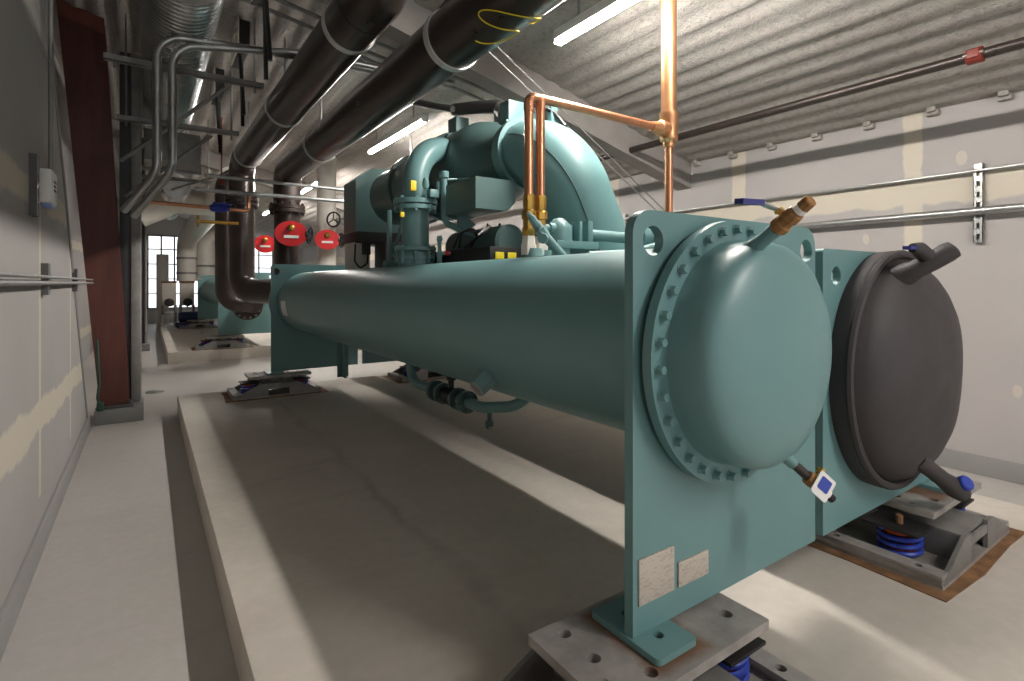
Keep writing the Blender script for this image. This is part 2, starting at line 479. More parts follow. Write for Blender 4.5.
b = MB(); b.box((-.14, 9.5, 0), (.035, 9.9, .1), .006)
tag(b.build('column_footing', M['grey_paint']), 'small grey footing under the farther sprayed column', 'footing')

# ------------------------------------------------------------------ chiller
XC, ZCn, RC = 1.08, .849, .239        # condenser shell
XE, ZE, RE = 1.90, .737, .33         # evaporator shell
YN, YFAR = .7217, 4.51
TH = .022
ch = thing('chiller', (1.53, 2.6, .31), 'teal water-cooled chiller nearest the camera, with one bare and one black-wrapped end', 'chiller', 'chillers')
b = MB(); b.lathe((XC, YN+TH, ZCn), (0, 1, 0), [(0, RC), (3.73, RC)], 72)
shell = b.build('condenser_shell', M['teal'], ch)
b = MB(); b.lathe((XE, YN+TH, ZE), (0, 1, 0), [(0, RE), (3.73, RE)], 72); b.build('evaporator_shell', M['teal'], ch)
def sheet(x0, x1, z0, z1, y, holes, cz, label=None):
    b = MB(); b.plate(rrect(x0, z0, x1, z1, cz, 8, (1, 1, 0, 0)), holes, (0, y+TH, 0), (1, 0, 0), (0, 0, 1), TH)
    o = b.build('tube_sheet', M['teal'], ch)
    if label: o['label'] = label
    return o
P1 = (.779, 1.482, .308, 1.146); P2 = (1.524, 2.31, .308, 1.095)
sheet(P1[0], P1[1], P1[2], P1[3], YN, [circ(.838, 1.085, .030, 28), circ(1.435, 1.085, .030, 28)], .05, 'tall teal end plate with rounded corners and lifting holes')
sheet(P2[0], P2[1], P2[2], P2[3], YN, [circ(1.60, 1.02, .027, 28), circ(2.25, 1.02, .027, 28)], .012, 'teal end plate behind the black insulated head')
sheet(P1[0]+.02, P1[1], P1[2], 1.148, YFAR-TH, [circ(.838, 1.09, .027, 20), circ(1.44, 1.09, .027, 20)], .03)
sheet(P2[0], P2[1], P2[2], P2[3], YFAR-TH, [], .012)
# feet
def foot(x0, x1, y0, y1):
    b = MB(); b.plate(rrect(x0, y0, x1, y1, .01, 3), [circ((x0+x1)/2, y0+.05, .011, 14), circ((x0+x1)/2, y1-.05, .011, 14)], (0, 0, .296), (1, 0, 0), (0, 1, 0), .0125)
    b.build('foot', M['teal'], ch)
foot(.772, .886, .652, .835); foot(2.2, 2.325, .652, .845)
foot(.76, .88, 4.40, 4.6); foot(2.2, 2.325, 4.40, 4.6)
# bolted head ring and dished head (condenser, near end)
b = MB(); b.plate(circ(0, 0, .289, 96), [circ(0, 0, .2, 64)], (XC, YN-.013, ZCn), (1, 0, 0), (0, 0, 1), .022)
hf = b.build('head_flange', M['teal'], ch)
b = MB(); b.lathe((XC, YN+.002, ZCn), (0, -1, 0), [(0, .255), (.016, .255)], 64); b.build('gasket', M['void'], hf)
NBOLT = 32
hole_at = {6}
for i in range(NBOLT):
    a = 2*PI*(i+.3)/NBOLT
    x, z = XC+.269*math.cos(a), ZCn+.269*math.sin(a)
    b = MB(); b.lathe((x, YN-.036, z), (0, -1, 0), [(-.005, .0095), (.012, .0095), (.0135, .0085), (.0135, 0)], 6)
    b.lathe((x, YN-.034, z), (0, -1, 0), [(-.002, .012), (.0025, .012)], 16)
    b.build('bolt', M['teal'], hf)
b = MB(); b.lathe((XC, YN-.03, ZCn), (0, -1, 0), [(0, .246), (.006, .245), (.012, .241), (.04, .240), (.066, .238), (.080, .234), (.092, .224), (.102, .207), (.111, .182), (.119, .148), (.125, .105), (.129, .055), (.130, 0)], 80)
b.build('head', M['teal'], ch, ang=50)['label'] = 'smooth dished teal head on the bare end'
# black insulated head (evaporator)
XE0 = XE; XE = XE+.014
b = MB(); b.lathe((XE, YN, ZE), (0, -1, 0), [(0, .352), (.036, .354), (.046, .352), (.052, .344), (.050, .334), (.046, .330), (.052, .326), (.072, .318), (.095, .298), (.115, .268), (.136, .222), (.153, .16), (.163, .09), (.166, 0)], 72)
for v in b.bm.verts:
    a = math.atan2(v.co.z-ZE, v.co.x-XE); r = math.hypot(v.co.x-XE, v.co.z-ZE)
    k = 1.025+.004*math.sin(3*a+1)+.0015*math.sin(8*a); v.co.x = XE+(v.co.x-XE)*k; v.co.z = ZE+(v.co.z-ZE)*k
    v.co.y += .003*math.sin(3*a+2)
b.build('insulated_head', M['black_rubber'], ch, ang=60)['label'] = 'black foam-wrapped head'
b = MB(); pts = [(XE+.352*math.cos(a), YN-.049, ZE+.352*math.sin(a)) for a in [2*PI*i/60 for i in range(60)]]
b.tube(pts, .012, 8, closed=True); b.build('insulation_seam', M['black_rubber'], ch)
XE = XE0
# far water boxes
b = MB(); b.lathe((XC, YFAR, ZCn), (0, 1, 0), [(0, .289), (.03, .289), (.03, .245), (.30, .245), (.34, .22), (.36, .15), (.36, 0)], 48); b.build('water_box', M['teal'], ch)
b = MB(); b.lathe((XE, YFAR, ZE), (0, 1, 0), [(0, .35), (.03, .35), (.30, .33), (.36, .2), (.37, 0)], 48); b.build('insulated_water_box', M['black_rubber'], ch)

# valves on the near heads -----------------------------------------------------
def axisbox(b, p, d, L, w, bev=.002):
    pass
def valve_bare_top():
    p0 = V((1.10, .60, 1.066)); d = V((.30, -.62, .72)).normalized()
    d = V((-.15, -.82, .52)).normalized(); p0 = V((1.022, .61, 1.078)); p1 = p0+d*.055; p2 = p1+d*.052; p3 = p2+d*.02
    b = MB(); b.lathe(p0-d*.02, d, [(0, .02), (.022, .0155), (.04, .0145), (.07, .0145)], 20)
    vv = b.build('vent_valve', M['teal'], ch); vv['label'] = 'teal nipple with wrapped ball valve on top of bare head'
    b = MB(); b.lathe(p1-d*.004, d, [(0, .015), (.006, .0195), (.018, .0195), (.021, .016), (.032, .016), (.035, .0185), (.05, .0175), (.054, .014)], 8); b.build('valve_body', M['bronze'], vv)
    b = MB(); b.lathe(p2, d, [(0, .0125), (.011, .013), (.014, .012)], 14); b.build('tape', M['white'], vv)
    b = MB(); b.lathe(p2+d*.012, d, [(0, .0135), (.017, .013), (.02, .010), (.02, 0)], 8); b.build('plug', M['bronze'], vv)
    st = p1+d*.026; up = V((-.35, .0, .9)); up = (up-d*up.dot(d)).normalized()
    b = MB(); b.cyl(st, st+up*.026, .006, 12); b.lathe(st+up*.021, up, [(0, .009), (.006, .009)], 6); b.build('stem', M['brass'], vv)
    h0 = st+up*.026; h1 = h0+V((-.022, .0, .002)); h2 = h1+V((-.03, .005, .008)); h3 = h2+V((-.05, .012, .0))
    b = MB()
    strip(b, [h0+V((.010, 0, -.002)), h0, h1, h2], .017, .0035, V((0, 1, .1))); b.build('lever', M['galv'], vv)
    b = MB(); strip(b, [h2-V((.0, 0, .0)), h2+(h3-h2)*.5, h3], .022, .010, V((0, 1, .1))); b.build('grip', M['navy'], vv)
def strip(b, pts, w, th, side):
    rows = []
    for i, p in enumerate(pts):
        t = (pts[min(i+1, len(pts)-1)]-pts[max(i-1, 0)]).normalized(); sd = (side-t*side.dot(t)).normalized(); n = t.cross(sd)
        rows.append([b.bm.verts.new(p+sd*(w/2)*sx+n*(th/2)*sn) for sx, sn in ((-1, -1), (1, -1), (1, 1), (-1, 1))])
    for a, c in zip(rows, rows[1:]): b.bridge(a, c)
    b.bm.faces.new(list(reversed(rows[0]))); b.bm.faces.new(rows[-1])
valve_bare_top()
def valve_bare_bottom():
    d = V((.09, -.06, -.098)).normalized(); p0 = V((1.125, .61, .63))
    b = MB(); b.lathe(p0-d*.03, d, [(0, .02), (.03, .0135), (.055, .0125)], 18); vv = b.build('drain_valve', M['teal'], ch)
    vv['label'] = 'teal nipple with tagged brass drain valve under bare head'
    b = MB(); b.cyl(p0+d*.02, p0+d*.07, .010, 14); b.build('pipe_nipple', M['black_steel'], vv)
    q = p0+d*.064
    b = MB(); b.lathe(q, d, [(0, .013), (.005, .016), (.018, .016), (.022, .012), (.034, .012), (.038, .015), (.05, .014)], 8); b.build('valve_body', M['bronze'], vv)
    b = MB(); b.lathe(q+d*.048, d, [(0, .0125), (.010, .0125), (.012, .010), (.012, 0)], 14); b.build('tape', M['white'], vv)
    b = MB(); b.cyl(q+d*.058, q+d*.074, .009, 10); b.build('nozzle', M['void'], vv)
    f = V((-.3, -.9, .15)); f = (f-d*f.dot(d)).normalized(); u = d.cross(f).normalized(); f = f if f.y < 0 else -f
    u = f.cross(d).normalized(); o = q+d*.026+f*.020
    b = MB(); b.plate(rrect(-.021, -.028, .021, .024, .005, 3), [], o, d, u, .0025); tg = b.build('tag', M['white'], vv)
    b = MB(); b.plate(rrect(-.013, -.012, .013, .016, .003, 3), [], o+f*.0026, d, u, .0012); b.plate(rrect(-.013, -.012, .013, .016, .003, 3), [], o-f*.0002, d, u, .0035); b.build('tag_label', M['blue'], vv)
    b = MB(); b.cyl(q+d*.02+u*.008, q+d*.02+u*.03, .006, 10); b.lathe(q+d*.02+u*.026, u, [(0, .009), (.009, .009)], 8); b.build('stem', M['brass'], vv)
valve_bare_bottom()
def valves_black():
    d = V((.08, -.085, .07)).normalized(); p0 = V((1.75, .625, 1.015))
    b = MB(); b.tube([(1.80, .67, 1.0), (1.806, .60, 1.04), (1.822, .57, 1.06), (1.838, .54, 1.085), (1.846, .528, 1.094), (1.848, .525, 1.097)], [.04, .027, .026, .028, .025, .015], 16)
    vv = b.build('insulated_vent_valve', M['black_rubber'], ch); vv['label'] = 'black foam-wrapped valve on top of black head'
    h = V((1.805, .575, 1.085))
    b = MB(); b.tube([h+V((.02, 0, -.02)), h+V((-.03, .01, .010)), h+V((-.06, .015, .012))], [.024, .020, .013], 12); b.build('lever_wrap', M['black_rubber'], vv)
    b = MB(); strip(b, [h+V((-.05, .012, .012)), h+V((-.085, .02, .012))], .022, .010, V((0, 1, 0))); b.build('grip', M['navy'], vv)
    d = V((.18, -.05, -.12)).normalized(); p0 = V((1.895, .615, .465))
    b = MB(); b.tube([p0-d*.04, p0+d*.03, p0+d*.10, p0+d*.16, p0+d*.205], [.03, .024, .024, .031, .025], 16); vv = b.build('insulated_drain_valve', M['black_rubber'], ch)
    vv['label'] = 'black foam-wrapped drain valve under black head'
    q = p0+d*.165
    b = MB(); b.lathe(q+V((-.0, -.022, .02)), (-.3, -.8, .6), [(-.01, .022), (.012, .022), (.016, .018), (.016, 0)], 16); b.build('cap', M['blue'], vv)
valves_black()
# nameplates on the near tube sheet
def nplate(pts_u0, z0, u1, z1, label):
    b = MB(); b.box((pts_u0, YN-.004, z0), (u1, YN+.001, z1), .001)
    for x in (pts_u0+.008, u1-.008):
        for z in (z0+.008, z1-.008): b.lathe((x, YN-.003, z), (0, -1, 0), [(0, .003), (.002, .003), (.003, 0)], 8)
    b.build('nameplate', M['nameplate'], ch)['label'] = label
nplate(.793, .367, .898, .458, 'larger worn pale nameplate with faded print')
nplate(.912, .366, 1.012, .418, 'smaller worn pale nameplate with faded print')

# drain boss and liquid line beneath the condenser --------------------------------
th_ = math.radians(217)
bd = V((math.cos(th_), 0, math.sin(th_)))
bc = V((XC, 1.43, ZCn))+bd*(RC-.01)
b = MB(); b.lathe(bc-bd*.01, bd, [(0, .05), (.012, .048), (.018, .034), (.075, .031)], 6)
ds = b.build('drain_boss', M['teal'], ch)
b = MB(); b.lathe(bc+bd*.066, bd, [(0, .028), (.002, .028), (.002, .02), (-.0, .018), (-.0, 0)], 6); b.lathe(bc+bd*.06, bd, [(0, .031), (.008, .031), (.009, .029), (.009, 0)], 6)
b.build('plug', M['galv'], ds)
zl = .468
lp = [(1.15, 2.28, .64), (1.15, 2.28, zl), (1.15, 1.30, zl), (1.35, 1.20, .58)]
b = MB(); b.tube([(1.18, 2.70, .66), (1.18, 2.70, zl), (1.18, 1.95, zl), (1.28, 1.80, zl+.02), (1.36, 1.76, .64)], .024, 16, .13, 8)
ll = b.build('liquid_line', M['teal'], ch)
for yy in (2.31, 2.39, 2.16, 2.08):
    b = MB(); b.lathe((1.18, yy, zl), (0, 1, 0), [(-.012, .05), (.012, .05)], 24)
    for i in range(8):
        a = 2*PI*i/8; b.cyl((1.18+.04*math.cos(a), yy-.022, zl+.04*math.sin(a)), (1.18+.04*math.cos(a), yy+.022, zl+.04*math.sin(a)), .006, 6)
    b.build('flange', M['teal_dark'], ll)
b = MB(); b.lathe((1.18, 2.15, zl), (0, 1, 0), [(0, .03), (.04, .042), (.10, .042), (.16, .03)], 20); b.cyl((1.18, 2.23, zl), (1.18, 2.23, zl+.085), .014, 10); b.box((1.16, 2.215, zl+.075), (1.20, 2.245, zl+.10), .004)
b.build('valve_body', M['black_paint'], ll)
b = MB(); b.tube([(1.20, 1.92, zl-.01), (1.20, 1.92, zl-.05), (1.18, 1.90, zl-.075)], .010, 10); b.lathe((1.195, 1.915, zl-.052), (0, 0, -1), [(0, .018), (.02, .018), (.026, .012)], 8)
b.build('charging_valve', M['teal_dark'], ll)
b = MB(); b.tube([(1.18, 1.90, zl-.065), (1.18, 1.87, zl-.09), (1.195, 1.865, zl-.102), (1.208, 1.885, zl-.09), (1.192, 1.905, zl-.072)], .0022, 6); b.build('wire_loop', M['galv'], ll)
# centre leg between the shells at the far end
b = MB(); b.box((1.17, 4.0, .30), (1.25, 4.02, .62), .003); b.box((1.20, 3.93, .30), (1.22, 4.02, .62), .002); b.build('centre_support', M['teal'], ch)
# end data strip on shell
b = MB()
for k in range(9):
    a0 = math.radians(172+k*2.6)
    rr = RC+.001
    b.box((-.02, -.0012, -.006), (.02, .0012, .006), 0, None) if False else None
rows = []
for k in range(10):
    a = math.radians(176+k*3.0)
    rows.append([b.bm.verts.new((XC+r*math.cos(a), y, ZCn+r*math.sin(a))) for r, y in ((RC-.001, 4.18), (RC+.002, 4.18), (RC+.002, 4.34), (RC-.001, 4.34))])
for a, c in zip(rows, rows[1:]): b.bridge(a, c)
b.bm.faces.new(list(reversed(rows[0]))); b.bm.faces.new(rows[-1])
b.build('shell_label', M['white'], ch)['label'] = 'white sticker on far end of shell'

# compressor train ---------------------------------------------------------------
XM, ZM = 1.45, 1.60
XF = ((0, 0, 1), 1.06)
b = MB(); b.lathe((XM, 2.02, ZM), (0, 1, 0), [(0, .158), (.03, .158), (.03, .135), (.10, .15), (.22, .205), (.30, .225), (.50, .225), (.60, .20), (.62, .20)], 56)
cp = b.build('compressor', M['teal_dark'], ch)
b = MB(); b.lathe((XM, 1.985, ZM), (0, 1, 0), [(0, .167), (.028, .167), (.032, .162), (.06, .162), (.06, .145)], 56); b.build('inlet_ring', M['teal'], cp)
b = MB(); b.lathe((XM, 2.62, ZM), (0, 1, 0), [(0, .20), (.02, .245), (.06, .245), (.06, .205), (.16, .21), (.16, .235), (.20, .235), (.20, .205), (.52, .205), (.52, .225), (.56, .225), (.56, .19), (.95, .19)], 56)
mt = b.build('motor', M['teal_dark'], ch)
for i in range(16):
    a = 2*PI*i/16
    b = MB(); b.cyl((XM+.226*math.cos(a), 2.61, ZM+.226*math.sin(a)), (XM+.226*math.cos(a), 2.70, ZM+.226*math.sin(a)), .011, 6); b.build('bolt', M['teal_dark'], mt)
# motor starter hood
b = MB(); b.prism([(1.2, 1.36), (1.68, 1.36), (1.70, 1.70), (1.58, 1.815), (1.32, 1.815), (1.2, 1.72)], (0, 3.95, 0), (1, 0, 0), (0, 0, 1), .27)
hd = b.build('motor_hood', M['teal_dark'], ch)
b = MB(); b.box((1.20, 3.64, 1.28), (1.66, 3.98, 1.36), .006); b.box((1.25, 3.66, 1.20), (1.30, 3.70, 1.29)); b.box((1.56, 3.66, 1.20), (1.61, 3.70, 1.29)); b.build('motor_shelf', M['void'], ch)
b = MB(); b.box((1.19, 3.7, 1.07), (1.31, 3.9, 1.285), .006); b.build('control_box', M['cream_box'], ch)
b = MB(); b.tube([(1.20, 3.685, 1.27), (1.19, 3.67, 1.15), (1.23, 3.67, 1.10), (1.28, 3.67, 1.14), (1.29, 3.685, 1.26)], .006, 8, .02, 4); b.build('cable', M['black_paint'], ch)
b = MB(); b.box((1.36, 3.55, 1.0), (1.50, 3.75, 1.29), .006); b.build('control_box', M['grey_dark'], ch)
XF = None
# suction elbow: leaves the inlet toward the camera, then swings down to the evaporator
path = [V((1.537, 2.20, 1.636))]; rad = [.152]
H0, H1, RB = V((0, -1, 0)), V((.47, 0, -.883)).normalized(), .25
for k in range(25):
    a = k/24*PI/2
    path.append(V((1.537, 2.15, 1.636))+H0*(RB*math.sin(a))+H1*(RB*(1-math.cos(a)))); rad.append(.152+.022*min(1, k/12))
path += [path[-1]+H1*.1, path[-1]+H1*.36]; rad += [.174, .174]
b = MB(); b.tube(path, rad, 48); se = b.build('suction_elbow', M['teal'], ch, ang=60)
side = H0.cross(H1).normalized(); side = -side if side.y > 0 or side.x > 0 else side
bc_ = V((1.537, 2.15, 1.636))+H1*RB
sp_ = []
for k in range(4, len(path)):
    ro = (path[k]-bc_).normalized() if k <= 25 else H0
    sp_.append(path[k]+(ro*math.cos(.62)+side*math.sin(.62))*(rad[k]+.001))
b = MB(); b.tube(sp_, .004, 6); b.build('joint_seam', M['teal_dark'], se)
# pipe added out of sight between the shells to shade the pad below
b = MB(); b.cyl((1.375, YN+TH, .97), (1.375, YFAR-TH, .97), .07, 24); b.build('pad_shade_pipe', M['teal'], ch)
# discharge line on the condenser
XD, YD = XC+.04, 2.50
b = MB(); b.lathe((XD, YD, ZCn+RC-.03), (0, 0, 1), [(0, .10), (.04, .085), (.11, .075)], 40); dl = b.build('discharge_pipe', M['teal'], ch)
b = MB(); b.lathe((XD, YD, 1.13), (0, 0, 1), [(0, .068), (.26, .068)], 40); b.build('pipe_spool', M['teal'], dl)
for z0, r, th in ((1.115, .088, .022), (1.16, .105, .022), (1.365, .105, .024), (1.393, .11, .026)):
    b = MB(); b.lathe((XD, YD, z0), (0, 0, 1), [(0, r-.003), (.003, r), (th-.003, r), (th, r-.003)], 40)
    b.build('flange', M['teal'], dl)
for z0, z1, r in ((1.10, 1.19, .09), (1.355, 1.43, .096)):
    for i in range(8):
        a = 2*PI*(i+.5)/8
        b = MB(); b.cyl((XD+r*math.cos(a), YD+r*math.sin(a), z0), (XD+r*math.cos(a), YD+r*math.sin(a), z1), .009, 8); b.build('bolt', M['teal'], dl)
ep = [V((XD, YD, 1.40)), V((XD, YD, 1.50))]
for k in range(15):
    a = k/14*PI/2*.93
    ep.append(V((XD+.22*(1-math.cos(a)), YD+.10*(1-math.cos(a)), 1.50+.22*math.sin(a))))
ep.append(ep[-1]+V((.12, .06, .0)))
b = MB(); b.tube(ep, .064, 32); b.build('elbow', M['teal'], dl, ang=60)
# valve tree on the discharge flange
b = MB(); b.box((XD+.02, YD-.13, 1.42), (XD+.07, YD-.09, 1.46), .006); b.cyl((XD+.07, YD-.12, 1.44), (XD+.07, YD-.12, 1.50), .012, 8); b.lathe((XD+.0, YD-.12, 1.46), (0, 0, 1), [(0, .012), (.02, .018), (.05, .012)], 10)
b.tube([(XD+.08, YD-.12, 1.49), (XD+.09, YD-.14, 1.40), (XD+.09, YD-.15, 1.30), (XD+.30, YD-.15, 1.26), (XD+.55, YD-.2, 1.26)], .005, 8, .03, 5)
b.build('gauge_tubing', M['teal'], ch)
b = MB(); b.box((XD-.075, YD-.115, 1.445), (XD-.045, YD-.10, 1.495), .004); b.build('warning_tag', M['yellow'], ch)
b = MB(); b.box((XD-.11, YD-.075, 1.32), (XD-.09, YD-.06, 1.345), .004); b.build('warning_tag', M['yellow'], ch)
# lifting brackets and terminal boxes on top of compressor
XF = ((0, 0, 1), 1.06)
b = MB(); b.box((1.42, 2.62, 1.79), (1.50, 2.72, 1.93), .003); b.box((1.36, 2.60, 1.79), (1.72, 2.74, 1.82), .003); b.build('lifting_bracket', M['teal'], ch)
b = MB(); b.box((1.46, 2.16, 1.77), (1.56, 2.24, 1.90), .003); b.box((1.42, 2.12, 1.755), (1.60, 2.30, 1.785), .003); b.build('lifting_bracket', M['teal'], ch)
b = MB(); b.box((1.50, 2.20, 1.83), (1.70, 2.36, 1.90), .006); b.box((1.68, 2.10, 1.73), (1.72, 2.14, 1.90), .003); b.build('terminal_cover', M['teal'], ch)
b = MB(); b.tube([(1.53, 2.30, 1.89), (1.53, 2.36, 1.93), (1.50, 2.5, 1.96), (1.45, 2.7, 1.99)], .035, 14, .05, 4); b.build('conduit_elbow', M['grey_dark'], ch)
b = MB(); b.lathe((1.53, 2.30, 1.885), (0, .7, .5), [(-.01, .045), (.02, .045), (.02, .04), (.05, .04)], 14); b.build('conduit_connector', M['galv'], ch)
b = MB(); b.tube([(1.60, 2.2, 1.90), (1.64, 2.16, 1.91), (1.70, 2.10, 1.86), (1.72, 2.04, 1.78)], .012, 10, .04, 5); b.build('cable', M['black_paint'], ch)
XF = None
# under-slung terminal box, oil pump, piping in the dark centre
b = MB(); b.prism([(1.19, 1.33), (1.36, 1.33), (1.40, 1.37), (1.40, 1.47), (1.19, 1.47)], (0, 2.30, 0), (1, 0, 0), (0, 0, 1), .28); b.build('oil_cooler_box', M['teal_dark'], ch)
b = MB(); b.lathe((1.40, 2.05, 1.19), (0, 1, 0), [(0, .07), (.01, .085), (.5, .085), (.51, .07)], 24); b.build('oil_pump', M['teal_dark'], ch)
b = MB(); b.box((1.22, 1.95, 1.09), (1.50, 2.55, 1.16), .008); b.build('oil_tray', M['void'], ch)
for x in (1.245, 1.31):
    b = MB(); b.box((x, 1.944, 1.105), (x+.045, 1.951, 1.135), .001); b.build('warning_label', M['yellow'], ch)
b = MB(); b.tube([(1.21, 2.36, 1.53), (1.21, 2.36, 1.30), (1.30, 2.25, 1.235), (1.45, 2.2, 1.23)], .016, 12, .05, 6); b.lathe((1.21, 2.36, 1.52), (0, 0, 1), [(0, .024), (.03, .024)], 12); b.tube([(1.21, 2.36, 1.51), (1.35, 2.36, 1.53)], .006, 8); b.build('oil_line', M['teal'], ch)
b = MB(); b.prism([(0, 0), (.07, .01), (.10, .03), (.0, .10)], (1.25, 2.30, 1.26), (1, 0, 0), (0, 0, 1), .012); b.build('gusset', M['teal'], ch)
b = MB()
random.seed(3)
for k in range(8):
    x = 1.22+.03*k; r_ = random.uniform
    b.tube([(x, 2.28, 1.17), (x+r_(-.03, .05), 2.20, 1.20+r_(0, .06)), (x+r_(.02, .10), 2.18, 1.23+r_(0, .05)), (x+r_(.05, .14), 2.24, 1.22+r_(0, .08))], .006, 6, .03, 4)
b.build('wiring', M['black_paint'], ch)
b = MB()
for k in range(5):
    x = 1.25+.035*k; z = 1.22+.012*(k % 3)
    b.cyl((x, 2.10+.03*k, z), (x+.035, 2.10+.03*k, z+.03), .006, 8)
b.build('cable_gland', M['galv'], ch)
b = MB(); b.lathe((1.17, 2.33, ZCn+RC-.02), (0, 0, 1), [(0, .012), (.06, .012), (.06, .016), (.08, .016), (.08, .01), (.13, .01), (.14, .016), (.16, .012)], 10); b.lathe((1.17, 2.33, 1.145), (1, -.3, 0), [(0, .008), (.06, .009), (.065, .014), (.10, .014)], 10); b.build('service_valve', M['teal'], ch)
b = MB(); b.lathe((1.195, 2.322, 1.145), (1, -.3, 0), [(.0, .0115), (.02, .0115)], 10); b.build('red_tape', M['red'], ch)
b = MB(); b.tube([(1.10, 2.8, 1.06), (1.10, 2.8, 1.40)], .014, 10); b.tube([(1.10, 2.8, 1.16), (1.14, 2.78, 1.24), (1.16, 2.76, 1.36)], .008, 8); b.box((1.06, 2.75, 1.07), (1.19, 2.80, 1.12), .006); b.cyl((1.13, 2.72, 1.13), (1.13, 2.80, 1.17), .018, 10); b.build('relief_valve', M['teal'], ch)
# dual relief valve under copper drops (bare end)
XV, YV = 1.135, 1.53
b = MB(); b.lathe((XV, YV, ZCn+RC-.02), (0, 0, 1), [(0, .05), (.03, .04), (.055, .035)], 20); b.lathe((XV+.05, YV, ZCn+RC-.02), (0, 0, 1), [(0, .03), (.05, .03)], 16); rv = b.build('relief_manifold', M['teal'], ch)
b = MB(); b.tube([(1.145, 1.36, ZCn+RC-.01), (1.11, 1.40, 1.14), (1.075, 1.43, 1.20)], .016, 12); b.lathe((1.10, 1.41, 1.155), (-.5, .3, .8), [(0, .02), (.03, .022), (.035, .014), (.08, .013), (.085, .008), (.1, .008)], 8)
b.lathe((1.10, 1.40, 1.15), (-.8, -.5, -.1), [(0, .01), (.03, .012), (.03, .018), (.045, .018)], 8); b.build('angle_valve', M['teal'], ch)
# stop valve block further right
b = MB(); b.lathe((1.30, 1.58, 1.0), (0, 0, 1), [(0, .045), (.15, .042), (.16, .05), (.20, .05), (.22, .045), (.245, .02), (.25, 0)], 20)
b.box((1.25, 1.53, 1.13), (1.46, 1.63, 1.16), .004)
b.box((1.36, 1.53, 1.16), (1.375, 1.63, 1.235), .003); b.box((1.405, 1.53, 1.16), (1.43, 1.63, 1.24), .003); b.cyl((1.345, 1.58, 1.16), (1.345, 1.58, 1.225), .018, 12)
b.lathe((1.14, 1.57, 1.205), (1, 0, 0), [(0, .014), (.10, .015), (.10, .022), (.14, .022)], 12)
b.build('stop_valve', M['teal'], ch)
b = MB(); b.tube([(1.43, 1.56, 1.19), (1.60, 1.50, 1.18), (1.68, 1.48, 1.19)], .022, 16); b.lathe((1.66, 1.485, 1.19), (1, -.3, 0), [(-.02, .05), (0, .052), (.02, .05)], 20); b.lathe((1.72, 1.46, 1.20), (1, -.3, 0), [(0, .05), (.09, .06), (.12, .055), (.12, 0)], 20)
b.lathe((1.66, 1.485, 1.11), (0, 0, 1), [(0, .035), (.08, .03)], 14); b.box((1.62, 1.42, 1.08), (1.74, 1.54, 1.10), .004); b.build('equalizer_valve', M['teal'], ch)
b = MB(); b.tube([(1.40, 1.52, 1.11), (1.56, 1.46, 1.12), (1.70, 1.40, 1.16)], .012, 10); b.box((1.66, 1.3, 1.03), (2.2, 1.9, 1.075), .015); b.build('evaporator_saddle', M['teal'], ch)
b = MB(); b.lathe((1.97, 4.6, 1.93), (-.15, -1, 0), [(0, .0), (.001, .12), (.26, .12), (.28, .11), (.285, 0)], 32)
tk = b.build('expansion_tank', M['tank_white']); tag(tk, 'white drum-shaped tank high behind the teal motor hood', 'tank')
b = MB(); b.tube([(1.95, 4.45, 2.04), (1.95, 4.45, 2.33)], .01, 8)
tag(b.build('hanger_rod', M['galv_dull']), 'thin rod holding the white drum-shaped tank to the roof', 'rod')

# second chiller (far)
CH2 = (0, 7.31, 0)
ch2 = dup(ch, CH2, 'second teal chiller on the farther pad, seen past the black pipes', 'chillers',
          skip=('bolt', 'vent_valve', 'drain_valve', 'insulated_vent_valve', 'insulated_drain_valve', 'nameplate', 'liquid_line', 'drain_boss', 'gauge_tubing', 'warning_tag', 'warning_label', 'wiring', 'cable_gland', 'service_valve', 'red_tape', 'relief_valve', 'angle_valve', 'stop_valve', 'equalizer_valve', 'evaporator_saddle', 'cable', 'control_box', 'conduit_connector', 'conduit_elbow', 'shell_label', 'oil_tray', 'oil_pump', 'oil_line', 'gusset', 'relief_manifold', 'oil_cooler_box', 'insulated_head', 'insulation_seam', 'water_box', 'insulated_water_box', 'evaporator_shell', 'motor_shelf', 'terminal_cover', 'lifting_bracket', 'head', 'head_flange', 'discharge_pipe', 'suction_elbow', 'compressor', 'motor', 'motor_hood', 'centre_support', 'foot'))

